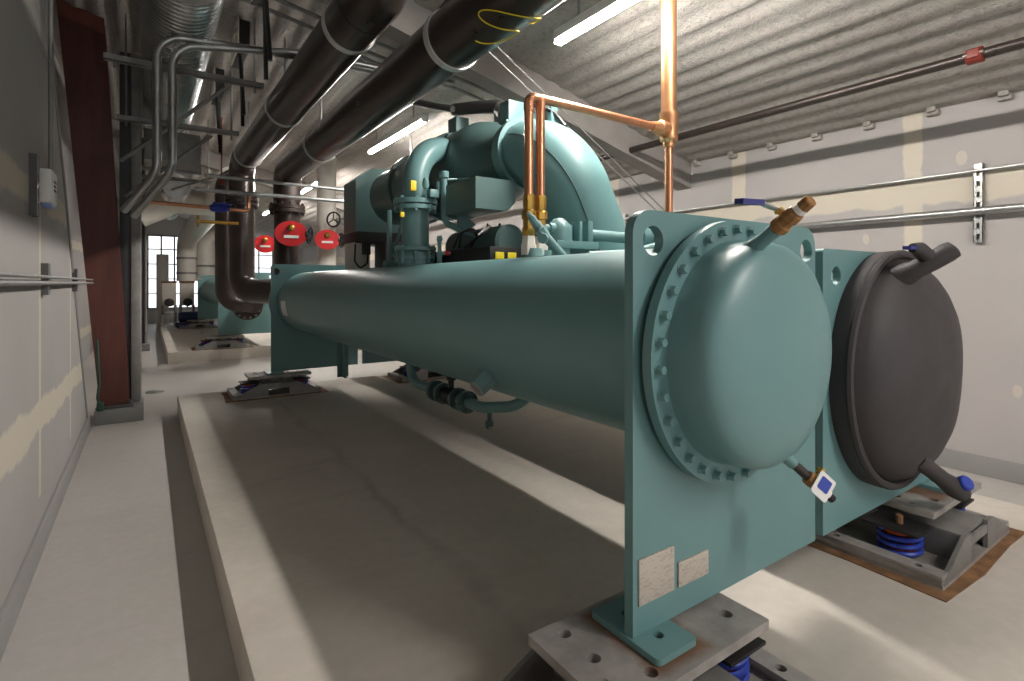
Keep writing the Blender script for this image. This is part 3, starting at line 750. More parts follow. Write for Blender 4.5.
# ------------------------------------------------------------------ spring isolators
def isolator(cx, cy, label, group='spring isolators'):
    t = thing('spring_isolator', (cx, cy, .144), label, 'spring isolator', group)
    z = .1445
    b = MB(); b.plate([(-.36, -.20), (-.1, -.215), (.2, -.205), (.36, -.21), (.352, 0), (.36, .2), (.1, .21), (-.35, .205), (-.345, .05)], [], (cx, cy, z), (1, 0, 0), (0, 1, 0), .003); b.build('rusted_shim', M['rust'], t)
    b = MB(); b.plate(rrect(-.31, -.178, .31, .178, .004, 2), [], (cx, cy, z+.003), (1, 0, 0), (0, 1, 0), .011)
    for sx in (-1, 1):
        x = cx+sx*.285
        b.plate(rrect(-.025, -.176, .025, .176, .003, 2), [circ(0, -.11, .012, 14), circ(0, .11, .012, 14)], (x, cy, z+.028), (1, 0, 0), (0, 1, 0), .012)
        b.box((x-sx*.0-.003+sx*.022, cy-.176, z+.01), (x+.003+sx*.022, cy+.176, z+.032))
        b.box((x-.02, cy-.176, z+.012), (x-.012, cy+.176, z+.03))
    b.build('base_plate', M['isoplate'], t)
    b = MB()
    b.box((cx-.11, cy-.165, z+.088), (cx+.11, cy+.165, z+.1), .003)
    b.box((cx-.11, cy-.165, z+.012), (cx-.1, cy+.165, z+.09)); b.box((cx+.1, cy-.165, z+.012), (cx+.11, cy+.165, z+.09))
    for sy in (-1, 1):
        for sx in (-1, 1):
            y0 = cy+sy*.172
            lp = [(sx*.30, .013), (sx*.30, .022), (sx*.13, .102), (sx*.075, .102), (sx*.075, .013)]
            if sx < 0: lp = lp[::-1]
            b.prism(lp, (cx, y0+.006, z), (1, 0, 0), (0, 0, 1), .012)
        b.box((cx-.08, cy+sy*.172-.005, z+.062), (cx+.08, cy+sy*.172+.005, z+.09), .002)
    b.build('housing', M['galv_dull'], t)
    b = MB(); b.lathe((cx, cy, z+.095), (0, 0, 1), [(0, .07), (.02, .07), (.022, .06), (.037, .06)], 24); b.build('bearing_disc', M['galv_dull'], t)
    for sx in (-1, 1):
        for sy in (-1,):
            x, y = cx+sx*.185, cy-.03
            for (r, w, z0, z1, n, mk) in ((.054, .0075, .02, .092, 3.4, 'blue'), (.036, .006, .02, .092, 3.9, 'orange_spring')):
                pts = []
                N = int(n*16)
                for k in range(N+1):
                    tt = k/N; a = 2*PI*n*tt
                    pts.append((x+r*math.cos(a), y+r*math.sin(a), z+z0+(z1-z0)*tt))
                b = MB(); b.tube(pts, w, 8); sp = b.build('spring', M[mk], t)
                sp['label'] = 'outer blue coil spring' if mk == 'blue' else 'inner orange coil spring'
    for sx in (-1, 1):
        b = MB(); b.box((cx+sx*.185-.062, cy-.10, z+.098), (cx+sx*.185+.062, cy+.05, z+.106), .002); b.build('spring_cap', M['void'], t)
        for sy in (-.4,):
            b = MB(); b.cyl((cx+sx*.185, cy+sy*.075, z+.09), (cx+sx*.185, cy+sy*.075, z+.132), .010, 8); b.build('adjusting_bolt', M['rust'], t)
    b = MB(); b.plate(rrect(-.223, -.124, .223, .124, .004, 2), [circ(-.16, -.0, .014, 16), circ(.165, -.06, .014, 16), circ(-.16, .085, .014, 16), circ(.165, .085, .014, 16), circ(-.10, -.085, .014, 16), circ(-.185, -.055, .008, 12)], (cx+.03, cy+.02, .2755), (1, 0, 0), (0, 1, 0), .0195)
    b.build('top_plate', M['isoplate'], t)
    return t
iso = isolator(.823, .72, 'galvanised spring mount under the near left corner of the bare end plate')
i2 = dup(iso, (2.125-.823, 0, 0), 'galvanised spring mount under the end plate with the black head, blue coil showing')
for c_ in kids(i2):
    if c_.name.startswith('top_plate'): c_.location.x += .055*S
dup(iso, (0, 3.77, 0), 'spring mount under the far left end of the nearest machine')
dup(iso, (2.125-.823, 3.77, 0), 'spring mount under the far right end of the nearest machine, seen beneath the shell')
dup(iso, (0, 7.31, 0), 'spring mount on the farther pad under the second machine, near end')
dup(iso, (0, 11.08, 0), 'spring mount on the farther pad under the second machine, far end')

# ------------------------------------------------------------------ copper relief vent piping
cv = thing('copper_vent_pipe', (1.87, 1.53, 1.1), 'copper vent pipe with tall riser, cross branch and two drops', 'pipe')
zt = 1.665
b = MB(); b.lathe((1.876, YV, zt+.02), (0, 0, 1), [(0, .037), (.02, .037), (.022, .033), (.688, .033)], 28); b.build('riser', M['copper_bright'], cv)
b = MB(); b.lathe((1.876, YV, zt-.075), (0, 0, 1), [(0, .022), (.004, .025), (.02, .025), (.03, .037), (.035, .039), (.06, .039), (.115, .038), (.12, .041), (.15, .041), (.152, .037)], 28)
b.lathe((1.876, YV, zt), (-1, 0, 0), [(0, .034), (.06, .034), (.065, .028), (.085, .024), (.11, .021), (.112, .017)], 24); b.build('tee', M['copper_bright'], cv)
b = MB(); b.cyl((1.876, YV, .98), (1.876, YV, zt-.07), .0175, 20); b.build('lower_pipe', M['copper'], cv)
b = MB(); b.tube([(1.78, YV, zt), (1.12, YV, zt), (1.12, YV, zt-.05)], .0165, 18, .025, 6); b.build('branch', M['copper'], cv)
for x in (1.12, 1.172):
    b = MB(); b.tube([(x, YV, zt-.0 if x > 1.15 else zt-.04), (x, YV, 1.30)], .0165, 18)
    if x < 1.15: b.lathe((x, YV, zt-.055), (0, 0, 1), [(0, .0185), (.03, .0185)], 18)
    else: b.lathe((x, YV, zt-.04), (0, 0, 1), [(0, .0185), (.03, .0185)], 18)
    dr = b.build('drop', M['copper'], cv)
    b = MB(); b.lathe((x, YV, 1.165), (0, 0, 1), [(0, .02), (.008, .024), (.03, .024), (.036, .019), (.06, .02), (.064, .026), (.09, .026), (.096, .019), (.12, .022), (.145, .022), (.15, .018)], 8); b.build('union', M['brass'], dr)
    b = MB(); b.lathe((x, YV, 1.095), (0, 0, 1), [(0, .02), (.005, .029), (.04, .029), (.045, .026), (.07, .024), (.074, .02)], 6); b.build('relief_valve', M['white_jacket'], dr)

# ------------------------------------------------------------------ overhead black pipes
RP = .116
XA, ZA = .765, 2.173
XB, ZB = 1.027, 1.99
pa = thing('black_pipe', (XA, 5.8, 1.0), 'left of the two thick black overhead pipes, ending in an elbow', 'pipe', 'thick black water pipes')
b = MB(); b.tube([(XA, 5.5, ZA), (XA, 2.2, ZA)], RP, 40); b.build('run', M['black_steel'], pa)
b = MB(); b.tube([(XA, 2.21, ZA), (XA, 2.0, ZA), (XA, 1.98, ZA+.4)], RP, 40, .17, 12); b.build('elbow', M['black_steel'], pa)
for y in (2.215, 5.49):
    b = MB(); b.lathe((XA, y-.006, ZA), (0, 1, 0), [(0, RP-.01), (0, RP+.003), (.012, RP+.003), (.012, RP-.01)], 40, False, False); b.build('weld', M['black_steel'], pa)
b = MB(); b.tube([(XA, 5.5, ZA), (XA, 5.8, ZA), (XA, 5.8, 1.85)], RP, 36, .16, 10); b.build('elbow', M['black_steel'], pa)
b = MB(); b.tube([(XA, 5.8, 1.75), (XA, 5.8, 1.25)], RP, 36); b.build('drop', M['black_steel'], pa)
b = MB(); b.tube([(XA, 5.8, 1.26), (XA, 5.8, .92), (1.05, 5.35, .92), (1.08, 5.0, .9)], RP, 36, .16, 12); b.build('elbow', M['black_steel'], pa)
b = MB()
for z in (1.75, 1.80): b.lathe((XA, 5.8, z), (0, 0, 1), [(0, .15), (.032, .15)], 32)
for i in range(12):
    a = 2*PI*i/12; b.cyl((XA+.132*math.cos(a), 5.8+.132*math.sin(a), 1.725), (XA+.132*math.cos(a), 5.8+.132*math.sin(a), 1.86), .011, 6)
b.build('flange', M['black_steel'], pa)
pb = thing('black_pipe', (XB, 5.03, 1.0), 'right of the two thick black overhead pipes, longest and nearest', 'pipe', 'thick black water pipes')
b = MB(); b.tube([(XB, 4.8, ZB), (XB, -1.8, ZB)], RP, 40); b.build('run', M['black_steel'], pb)
b = MB(); b.tube([(XB, 4.75, ZB), (XB, 5.03, ZB), (XB, 5.03, 1.72)], RP, 36, .15, 10); b.build('elbow', M['black_steel'], pb)
b = MB(); b.tube([(XB, 5.03, 1.73), (XB, 5.03, .95)], RP*.94, 36); b.build('drop', M['black_steel'], pb)
b = MB()
for z in (1.62, 1.655): b.lathe((XB, 5.03, z), (0, 0, 1), [(0, .15), (.03, .15)], 32)
for i in range(12):
    a = 2*PI*i/12; b.cyl((XB+.132*math.cos(a), 5.03+.132*math.sin(a), 1.60), (XB+.132*math.cos(a), 5.03+.132*math.sin(a), 1.705), .011, 6)
b.build('flange', M['black_steel'], pb)
pc = thing('black_pipe', (XA, 7.05, .8), 'farther black pipe dropping behind the elbow to a bolted flange', 'pipe', 'thick black water pipes')
b = MB(); b.tube([(XA+.3, 7.05, 2.25), (XA, 7.05, 2.25), (XA, 7.05, .78), (1.05, 7.05, .76)], RP, 32, .18, 10); b.build('run', M['black_steel'], pc)
b = MB(); b.lathe((1.02, 7.20, .72), (-.25, -1, 0), [(0, .17), (.04, .17)], 36); b.lathe((1.02, 7.20, .72), (-.25, -1, 0), [(.03, .11), (.1, .11)], 32); fl = b.build('flange', M['black_steel'], pc)
for i in range(14):
    a = 2*PI*i/14; n = V((-.25, -1, 0)).normalized(); u = V((1, -.25, 0)).normalized(); p = V((1.02, 7.20, .72))+u*(.145*math.cos(a))+V((0, 0, .145*math.sin(a)))
    b = MB(); b.cyl(p, p+n*.065, .014, 6); b.build('bolt', M['galv_dull'], fl)
b = MB(); b.tube([(1.05, 7.05, .76), (1.12, 7.4, .74), (1.12, 7.9, .8)], RP, 28, .1, 5); b.build('stub', M['black_steel'], pc)

def hanger(x, z, y, r, label):
    t = thing('pipe_hanger', (x, y, z), label, 'hanger', 'pipe hangers')
    b = MB(); N = 40; rows = []
    for i in range(N):
        a = 2*PI*i/N
        rows.append([b.bm.verts.new((x+rr*math.cos(a), y+dy, z+rr*math.sin(a))) for rr, dy in ((r, -.017), (r+.006, -.017), (r+.006, .017), (r, .017))])
    for a, c in zip(rows, rows[1:]+rows[:1]): b.bridge(a, c)
    b.build('strap', M['zinc'], t)
    b = MB(); b.tube([(x, y, z+r), (x, y, zc(x)+.0)], .008, 8); b.lathe((x, y, z+r), (0, 0, 1), [(0, .016), (.03, .016)], 6); b.build('rod', M['galv'], t)
    return t
hanger(XA, ZA, 2.43, RP+.001, 'bright strap around the left black pipe close to its near elbow')
hanger(XA, ZA, 3.82, RP+.001, 'strap around the middle of the left black overhead pipe')
hanger(XA, ZA, 5.35, RP+.001, 'strap around the far end of the left black overhead pipe')
hanger(XB, ZB, 1.93, RP+.001, 'strap around the right black overhead pipe nearest the camera')
hanger(XB, ZB, 3.92, RP+.001, 'strap around the far part of the right black overhead pipe')
# twine on the right pipe
b = MB(); pts = []
for k in range(60):
    t = k/59; a = -1.95+.75*math.sin(t*9)+t*.35; rr = RP+.004
    pts.append((XB+rr*math.cos(a), 1.62-.22*t+.05*math.cos(t*13), ZB+rr*math.sin(a)))
b.tube(pts, .0025, 6); tag(b.build('twine', M['yellow']), 'loose yellow twine hanging on the right black overhead pipe', 'twine')

# gear-operated valves with red covers
def gear_valve(x, y, z, r, label, pipe=True):
    t = thing('gear_valve', (x, y, z-r), label, 'valve', 'red gear-operated valves')
    n = V((-x, -y, 0)).normalized(); u = V((0, 0, 1)).cross(-n).normalized(); w = V((0, 0, 1)); u = -u if u.x < 0 else u
    lp = [(1.12*r*math.cos(a), .92*r*math.sin(a)) for a in [2*PI*i/36 for i in range(36)]]
    b = MB(); b.prism(lp, V((x, y, z))-n*.04, u, w, -.05 if u.cross(w).dot(n) < 0 else .05); b.build('gear_cover', M['red'], t)
    o = V((x, y, z))+n*.012
    b = MB(); b.prism([(-.5*r, -.34*r), (.5*r, -.34*r), (.5*r, -.14*r), (-.5*r, -.14*r)], o, u, w, -.004 if u.cross(w).dot(n) < 0 else .004); b.build('label_plate', M['white'], t)
    b = MB(); b.lathe(o+w*(.42*r), n, [(-.01, .25*r), (.02, .24*r), (.03, .14*r), (.05, .12*r)], 10); b.build('indicator', M['brass'], t)
    hc = V((x, y, z))+u*(1.25*r)-n*.06
    b = MB(); ax = (u*.9+n*.35).normalized(); e1 = w; e2 = ax.cross(w).normalized()
    b.tube([hc+e1*(.62*r*math.cos(a))+e2*(.62*r*math.sin(a)) for a in [2*PI*i/24 for i in range(24)]], .012, 8, closed=True)
    for i in range(3):
        a = 2*PI*i/3+.4; d = e1*(.6*r*math.cos(a))+e2*(.6*r*math.sin(a)); b.cyl(hc-d, hc+d*0.98, .008, 6)
    b.cyl(hc, hc-ax*(.5*r), .014, 8); b.build('handwheel', M['black_paint'], t)
    b = MB(); c0 = V((x, y, z))-n*.04; b.cyl(c0, c0-n*.10, .05, 14); b.box(c0-n*.07-V((.07, .04, .06)), c0-n*.07+V((.07, .04, .06)), .01); b.build('valve_neck', M['red_dull'], t)
gear_valve(1.0, 4.74, 1.415, .115, 'middle and largest red valve cover, on the right black pipe')
gear_valve(1.19, 7.06, 1.475, .115, 'leftmost red valve cover, just right of the black elbow pipe')
gear_valve(1.56, 5.7, 1.455, .112, 'rightmost red valve cover, beside the teal motor hood')
t = thing('gate_valve', (1.62, 5.6, 1.6), 'small black handwheel valve just above the rightmost red valve', 'valve')
hc = V((1.60, 5.62, 1.66)); e1 = V((0, 0, 1)); ax = V((-.75, -.66, 0)).normalized(); e2 = ax.cross(e1)
b = MB(); b.tube([hc+e1*(.075*math.cos(a))+e2*(.075*math.sin(a)) for a in [2*PI*i/24 for i in range(24)]], .009, 8, closed=True)
for i in range(3):
    a = 2*PI*i/3; b.cyl(hc, hc+e1*(.074*math.cos(a))+e2*(.074*math.sin(a)), .006, 6)
b.build('handwheel', M['black_paint'], t)
b = MB(); b.cyl(hc+ax*.02, hc-ax*.2, .012, 8); b.lathe(hc-ax*.06, -ax, [(0, .02), (.03, .035), (.1, .04), (.14, .05)], 12); b.build('bonnet', M['galv_dull'], t)
def white_pipe(pts, r, label, bend=.25, bands=()):
    t = thing('insulated_pipe', pts[-1], label, 'pipe', 'white jacketed pipes')
    b = MB(); b.tube(pts, r, 28, bend, 8); b.build('jacket', M['white_jacket'], t)
    for p, d in bands:
        b = MB(); b.lathe(V(p)-V(d)*.02, d, [(0, r-.01), (0, r+.008), (.04, r+.008), (.04, r-.01)], 28, False, False); b.build('band', M['galv_dull'], t)
white_pipe([(1.62, 5.95, 2.37), (1.62, 5.95, .65), (2.7, 5.95, .65)], .10, 'white jacketed pipe dropping behind the rightmost red valve', .2)
white_pipe([(1.47, 7.3, 2.42), (1.47, 7.3, 0)], .10, 'white jacketed vertical pipe behind the leftmost red valve', 0)
white_pipe([(1.25, 8.6, 2.12), (.30, 8.6, 2.12), (-.1, 8.6, 1.9)], .17, 'thick white pipe crossing under the roof beyond the ducts', .25)
white_pipe([(.86, 7.3, 2.25), (.68, 12.0, 1.9), (.667, 12.65, 1.84), (.667, 12.65, 1.04)], .175, 'thick white pipe slanting down the aisle, then dropping to the pump cabinets', .3, [((.667, 12.65, 1.5), (0, 0, 1)), ((.667, 12.65, 1.2), (0, 0, 1))])
white_pipe([(1.3, 12.65, 1.92), (1.0, 12.65, 1.92), (1.0, 12.65, 1.04)], .165, 'white vertical pipe right of the slanting white one', .2, [((1.0, 12.65, 1.35), (0, 0, 1))])
white_pipe([(.27, 13.4, 1.6), (.27, 13.4, .0)], .11, 'slim white vertical pipe in front of the far window', 0)
# cross rods and copper line with blue valve
def rod(name, pts, r, mat, label, cat, bend=0, group=None):
    b = MB(); b.tube(pts, r, 12, bend, 6); o = b.build(name, mat); return tag(o, label, cat, group)
rod('cross_pipe', [(.35, 4.55, 1.80), (1.62, 4.55, 1.79)], .014, M['galv'], 'upper thin galvanised pipe crossing in front of the black drops', 'pipe')
rod('cross_pipe', [(.30, 4.62, 1.70), (1.62, 4.62, 1.705)], .016, M['galv'], 'lower thin galvanised pipe crossing just above the red valves', 'pipe')
cl = thing('copper_line', (.3, 5.2, 1.62), 'thin copper line crossing left of black elbow, with blue valve', 'pipe')
b = MB(); b.tube([(-.04, 5.2, 1.655), (.74, 5.2, 1.635), (.74, 5.2, 1.78)], .016, 12, .03, 5); b.build('pipe', M['copper'], cl)
b = MB(); b.lathe((.44, 5.2, 1.643), (1, 0, 0), [(0, .02), (.02, .034), (.10, .036), (.13, .022), (.15, .02)], 12); b.box((.46, 5.15, 1.665), (.60, 5.19, 1.69), .008); b.build('valve', M['blue'], cl)
b = MB(); b.tube([(.36, 5.2, 1.52), (.66, 5.2, 1.52)], .014, 10); b.lathe((.345, 5.2, 1.52), (1, 0, 0), [(0, .05), (.015, .05)], 16)
tag(b.build('drain_cock', M['brass']), 'brass drain cock with dark knob beside the black elbow pipe', 'valve')

# ------------------------------------------------------------------ lamps
def lamp(y0, label):
    x, z = 1.7, 2.207
    t = thing('strip_light', (x, y0+.575, z), label, 'light', 'ceiling strip lights')
    b = MB(); b.box((x-.034, y0, z+.003), (x+.034, y0+1.15, z+.05), .004); b.box((x-.026, y0-.006, z-.015), (x+.026, y0, z+.04), .003); b.box((x-.026, y0+1.15, z-.015), (x+.026, y0+1.156, z+.04), .003); b.build('housing', M['white'], t)
    b = MB(); b.cyl((x, y0+.005, z), (x, y0+1.145, z), .019, 14); b.build('tube', M['tube'], t)
    for y in (y0+.2, y0+1.0):
        b = MB(); b.tube([(x, y, z+.04), (x, y, zc(x)-.008)], .006, 8); b.build('stem', M['galv'], t)
lamp(.92, 'lit strip light nearest the camera, upper right of right black pipe')
lamp(3.63, 'lit strip light above the teal motor hood')
lamp(6.34, 'smaller lit strip light far off between the black pipes and motor hood')
lamp(9.05, 'lit strip light farthest along the row')
lamp(-1.79, 'strip light behind the camera, first of the row')

# ------------------------------------------------------------------ right wall services
tp = thing('sprinkler_pipe', (2.9, 2, 1.96), 'black sprinkler pipe with red coupling under the right-hand roof', 'pipe')
b = MB(); b.cyl((2.9, -2.1, 1.964), (2.9, 7.7, 1.964), .023, 16); b.build('pipe', M['black_steel'], tp)
b = MB(); b.lathe((2.9, .725, 1.964), (0, 1, 0), [(0, .024), (.004, .033), (.056, .033), (.06, .024)], 16); b.box((2.865, .735, 1.95), (2.88, .775, 1.985), .003); b.box((2.92, .735, 1.95), (2.937, .775, 1.985), .003)
cpn = b.build('coupling', M['red_dull'], tp)
for x in (2.872, 2.93):
    b = MB(); b.cyl((x, .72, 1.966), (x, .79, 1.966), .006, 6); b.build('bolt', M['galv'], cpn)
b = MB(); b.cyl((3.535, -2.1, 1.372), (3.535, 7.7, 1.372), .021, 16); tag(b.build('conduit', M['galv']), 'thick galvanised conduit running along the right wall', 'conduit')
b = MB(); b.cyl((3.555, -2.1, 1.582), (3.555, 7.7, 1.582), .009, 10); tag(b.build('conduit', M['galv']), 'thin galvanised conduit above the thick one on right wall', 'conduit')
def strut(x, y, z0, z1, dx, label):
    b = MB()
    hs = [(-.006, z) for z in [z0+.03+.055*i for i in range(int((z1-z0-.04)/.055)+1)]]
    b.plate([(-.02, z0), (.02, z0), (.02, z1), (-.02, z1)], [[(-.007, h[1]-.014), (.007, h[1]-.014), (.007, h[1]+.014), (-.007, h[1]+.014)] for h in hs], (x, y, 0), (0, 1, 0), (0, 0, 1), .003)
    b.box((x, y-.02, z0), (x+dx, y-.017, z1)); b.box((x, y+.017, z0), (x+dx, y+.02, z1))
    return tag(b.build('strut_channel', M['galv']), label, 'strut', 'wall strut channels')
strut(XR-.032, .915, 1.21, 1.62, .032, 'short slotted steel channel on the right wall holding the conduits')
strut(XR-.032, 3.4, 1.21, 1.62, .032, 'slotted steel channel on right wall, hidden behind the machine')
# brace wires right of the elbow
rod('brace_wire', [(2.69, 2.3, 1.47), (1.3, 2.3, 2.25)], .004, M['galv_dull'], 'left of two thin brace wires slanting behind copper riser', 'wire')
rod('brace_wire', [(2.78, 2.3, 1.47), (1.42, 2.3, 2.25)], .004, M['galv_dull'], 'right of two thin brace wires slanting behind copper riser', 'wire')

# ------------------------------------------------------------------ left wall services
rod('conduit', [(XL+.03, -2, 1.022), (XL+.03, 4.5, 1.022)], .006, M['galv_dull'], 'upper of two thin conduits running along left wall', 'conduit')
rod('conduit', [(XL+.03, -2, 1.0), (XL+.03, 4.5, 1.0)], .008, M['galv_dull'], 'lower of two thin conduits running along left wall', 'conduit')
def lstrut(y, z0, z1, label):
    b = MB(); b.plate([(-.03, z0), (.03, z0), (.03, z1), (-.03, z1)], [[(-.008, z0+.02+k*.05), (.008, z0+.02+k*.05), (.008, z0+.045+k*.05), (-.008, z0+.045+k*.05)] for k in range(int((z1-z0-.03)/.05))], (XL+.018, y, 0), (0, 1, 0), (0, 0, 1), .003)
    b.box((XL, y-.03, z0), (XL+.02, y-.027, z1)); b.box((XL, y+.027, z0), (XL+.02, y+.03, z1))
    tag(b.build('strut_channel', M['grey_dark']), label, 'strut', 'wall strut channels')
lstrut(2.69, .955, 1.075, 'short grey channel clamping the conduits on left wall, nearer one')
lstrut(3.70, .955, 1.075, 'short grey channel clamping the conduits on left wall, farther one')
lstrut(2.44, 1.23, 1.44, 'grey channel behind the small white box on left wall')
rod('conduit', [(XL+.026, 2.68, 1.40), (XL+.026, 2.68, 2.25)], .008, M['galv_dull'], 'vertical conduit rising from the white box on left wall', 'conduit')
wb = thing('device_box', (XL, 2.62, 1.29), 'small white device box with red marking on left wall', 'box')
b = MB(); b.box((XL, 2.57, 1.295), (XL+.042, 2.72, 1.42), .01); b.build('cover', M['white'], wb)
b = MB(); b.box((XL+.042, 2.62, 1.345), (XL+.0435, 2.68, 1.352)); b.box((XL+.042, 2.62, 1.36), (XL+.0435, 2.67, 1.368)); b.box((XL+.042, 2.62, 1.376), (XL+.0435, 2.68, 1.384)); b.build('marking', M['red_dull'], wb)
b = MB(); b.box((XL+.008, 2.60, 1.283), (XL+.038, 2.69, 1.297), .004); b.build('lens', simple('pale_blue_lens', (130, 150, 200), .3), wb)

# ------------------------------------------------------------------ ducts, conduits, hangers upper left
def spiral_duct(p0, p1, r, label):
    p0, p1 = V(p0), V(p1); L = (p1-p0).length; prof = []; n = int(L/.045)
    for i in range(n):
        t = L*i/n; d = L/n
        prof += [(t, r), (t+d*.55, r), (t+d*.66, r+.0065), (t+d*.88, r+.0065)]
    prof.append((L, r))
    b = MB(); b.lathe(p0, p1-p0, prof, 40); return tag(b.build('spiral_duct', M['duct'], ang=15), label, 'duct', 'spiral ducts')
spiral_duct((.15, 2.9, 2.475), (.15, 7.6, 2.475), .175, 'big silver spiral duct running along the roof at left')
spiral_duct((.30, 7.75, 2.2), (.30, 10.5, 2.2), .15, 'smaller silver spiral duct farther back beyond the big one')
b = MB(); b.box((-.02, 5.0, 1.96), (.36, 5.35, 2.2), .01); b.box((-.05, 5.35, 1.94), (.39, 5.38, 2.2), .004)
tag(b.build('duct_box', M['galv_dull']), 'square galvanised duct box under the big spiral duct', 'duct')
# pair of big conduits turning down
yq = 3.55
def zq(x): return 2.41-.075*x if False else zc(x)-.12
b = MB(); b.tube([(1.7, 3.25, 2.34), (.77, 3.25, 2.318), (.042, 3.25, 2.262), (.042, 3.25, 1.56), (-.10, 3.45, 1.38)], .020, 16, .13, 10); tag(b.build('conduit', M['galv']), 'left of two bent galvanised conduits dropping beside the spiral duct', 'conduit')
b = MB(); b.tube([(1.7, 3.19, 2.345), (.77, 3.19, 2.32), (.108, 3.25, 2.225), (.108, 3.25, 1.58), (-.06, 3.5, 1.36)], .020, 16, .13, 10); tag(b.build('conduit', M['galv']), 'right of two bent galvanised conduits dropping beside the spiral duct', 'conduit')
for k, (lab, yy) in enumerate((('nearer', 3.05), ('farther', 3.2))):
    rod('conduit', [(XREC, yy, 2.72), (2.3, yy, zc(2.3)-.05)], .012, M['galv_dull'], '%s of two thin straight conduits crossing high at upper left' % lab, 'conduit')
def trapeze(y, z, x0, x1, label):
    t = thing('trapeze_hanger', ((x0+x1)/2, y, z), label, 'hanger', 'trapeze hangers')
    b = MB(); b.box((x0, y-.02, z-.015), (x1, y+.02, z-.011)); b.box((x0, y-.02, z-.015), (x1, y-.017, z+.02)); b.box((x0, y+.017, z-.015), (x1, y+.02, z+.02)); b.build('channel', M['galv_dull'], t)
    for x in (x0+.05, x1-.05):
        b = MB(); b.cyl((x, y, z-.05), (x, y, zc(x)), .007, 8); b.build('rod', M['galv_dull'], t)
trapeze(3.75, 2.265, -.2, .62, 'first steel trapeze channel crossing under the spiral duct')
trapeze(4.55, 2.135, -.17, .58, 'second steel trapeze channel crossing under the spiral duct')
trapeze(6.4, 2.05, -.15, .58, 'farther steel trapeze channel beyond the duct box')
rod('brace_strut', [(-.13, 3.9, 1.72), (.42, 3.75, 2.23)], .012, M['galv_dull'], 'slanting steel brace from grey column up to first trapeze', 'brace')
rod('brace_strut', [(-.13, 4.7, 1.62), (.40, 4.55, 2.10)], .012, M['galv_dull'], 'slanting steel brace from grey column up to second trapeze', 'brace')
# dark beam clamps and hanging steel in the roof
for k, (x, y, lab) in enumerate(((.50, 4.0, 'first'), (.46, 5.0, 'second'), (.48, 3.0, 'nearest'))):
    t = thing('clamp_bracket', (x, y, zc(x)-.1), 'dark perforated hanger bracket with black straps under roof, %s' % {'first': 'middle one right of spiral duct', 'second': 'far one right of spiral duct', 'nearest': 'near one right of spiral duct'}[lab], 'bracket', 'dark hanger brackets')
    b = MB(); b.box((x-.015, y-.2, zc(x)-.2), (x+.05, y+.2, zc(x)-.02), .004); b.build('bracket', M['void'], t)
    hs = [[(q, zc(x)-.16+.07*j), (q+.05, zc(x)-.16+.07*j), (q+.05, zc(x)-.115+.07*j), (q, zc(x)-.115+.07*j)] for q in (y-.16, y-.06, y+.04) for j in (0, 1)]
    b = MB(); b.plate([(y-.22, zc(x)-.21), (y+.14, zc(x)-.21), (y+.14, zc(x)-.01), (y-.22, zc(x)-.01)], hs, (x-.022, 0, 0), (0, 1, 0), (0, 0, 1), .006); b.build('plate', M['cream_box'], t)
    b = MB(); b.tube([(x, y-.12, zc(x)-.18), (x+.02, y-.16, zc(x)-.62)], .012, 8); b.tube([(x+.04, y+.1, zc(x)-.18), (x+.05, y+.12, zc(x)-.62)], .012, 8); b.build('strap', M['black_paint'], t)
rod('brace_strut', [(.20, 6.3, 1.93), (.72, 6.0, 2.12)], .012, M['galv_dull'], 'thin galvanised brace near the top of the far black elbow', 'brace')
b = MB(); b.tube([(.52, 5.1, 2.4), (.52, 5.1, 1.86)], .006, 8); b.lathe((.52, 5.1, 1.83), (0, 0, 1), [(0, .02), (.012, .026), (.04, .02)], 10)
tag(b.build('fire_sprinkler', M['red_dull']), 'small red sprinkler head on a thin drop near the spiral duct', 'sprinkler')
b = MB(); b.tube([(1.14, 2.0, 2.31), (1.20, 3.0, 2.25), (1.22, 3.3, 2.2), (1.45, 2.72, 2.0)], .02, 12, .15, 6)
tag(b.build('flexible_conduit', M['grey_dark']), 'grey flexible conduit arching down to the top of the compressor', 'conduit')
for k in range(3):
    rod('conduit', [(1.0, 3.28+.05*k, zc(1.0)-.16), (1.6, 3.28+.05*k, zc(1.6)-.12)], .013, M['galv'], ['nearest', 'middle', 'farthest'][k]+' of three short galvanised conduits between the black pipes', 'conduit', 0, 'short conduits between black pipes')

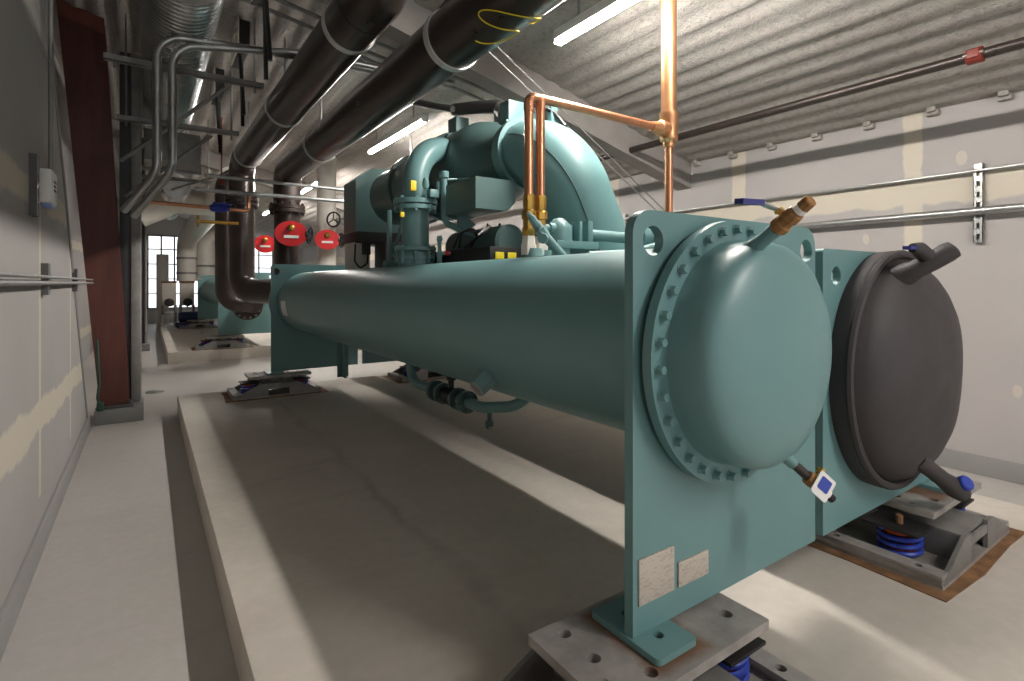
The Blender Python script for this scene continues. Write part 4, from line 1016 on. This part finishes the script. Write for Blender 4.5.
# ------------------------------------------------------------------ far pump cabinets
for k, (x, lab) in enumerate(((.36, 'left'), (.667, 'middle'), (1.0, 'right'))):
    t = thing('pump_cabinet', (x, 12.6, .144), '%s of three pale pump cabinets with brown caps far down the aisle' % lab, 'cabinet', 'far pump cabinets')
    b = MB(); b.box((x-.12, 12.5, .55), (x+.12, 12.8, 1.0), .01); b.build('cabinet', M['cream_box'], t)
    b = MB(); b.box((x-.13, 12.49, 1.0), (x+.13, 12.81, 1.04), .006); b.build('cap', M['rust'], t)
    b = MB(); b.lathe((x, 12.45, .62), (0, -1, 0), [(0, .08), (.16, .08), (.17, .05)], 16); b.build('motor', M['void'], t)
    b = MB(); b.box((x-.13, 12.5, .145), (x-.09, 12.8, .56)); b.box((x+.09, 12.5, .145), (x+.13, 12.8, .56)); b.box((x-.13, 12.5, .38), (x+.13, 12.8, .42)); b.build('frame', M['galv_dull'], t)
b = MB(); b.lathe((.5, 12.2, .34), (1, 0, 0), [(0, .07), (.02, .1), (.35, .1), (.37, .07), (.45, .07)], 20); b.box((.45, 12.05, .145), (.95, 12.35, .24), .01)
tag(b.build('pump', simple('dark_blue_pump', (40, 54, 92), .4)), 'dark blue pump on the floor before the far cabinets', 'pump')

# ------------------------------------------------------------------ light, world, camera
w = bpy.data.worlds.new('World'); bpy.context.scene.world = w; w.use_nodes = True
bg = w.node_tree.nodes['Background']; bg.inputs[0].default_value = (.96, .97, 1, 1); bg.inputs[1].default_value = 1.0

cam = bpy.data.cameras.new('camera'); co = bpy.data.objects.new('camera', cam); C.objects.link(co)
cam.sensor_width = 36; cam.lens = 533/1024*36; cam.shift_y = -57.5/1024; cam.clip_start = .02
co.location = (0, 0, S); co.rotation_euler = (PI/2, 0, -math.atan2(.565, .825))
sc = bpy.context.scene; sc.camera = co
vs = sc.view_settings; vs.view_transform = 'Standard'; vs.look = 'None'; vs.gamma = 1; vs.exposure = 0
try: vs.use_curve_mapping = False
except Exception: pass
for o in bpy.data.objects:
    if 'org' in o: del o['org']
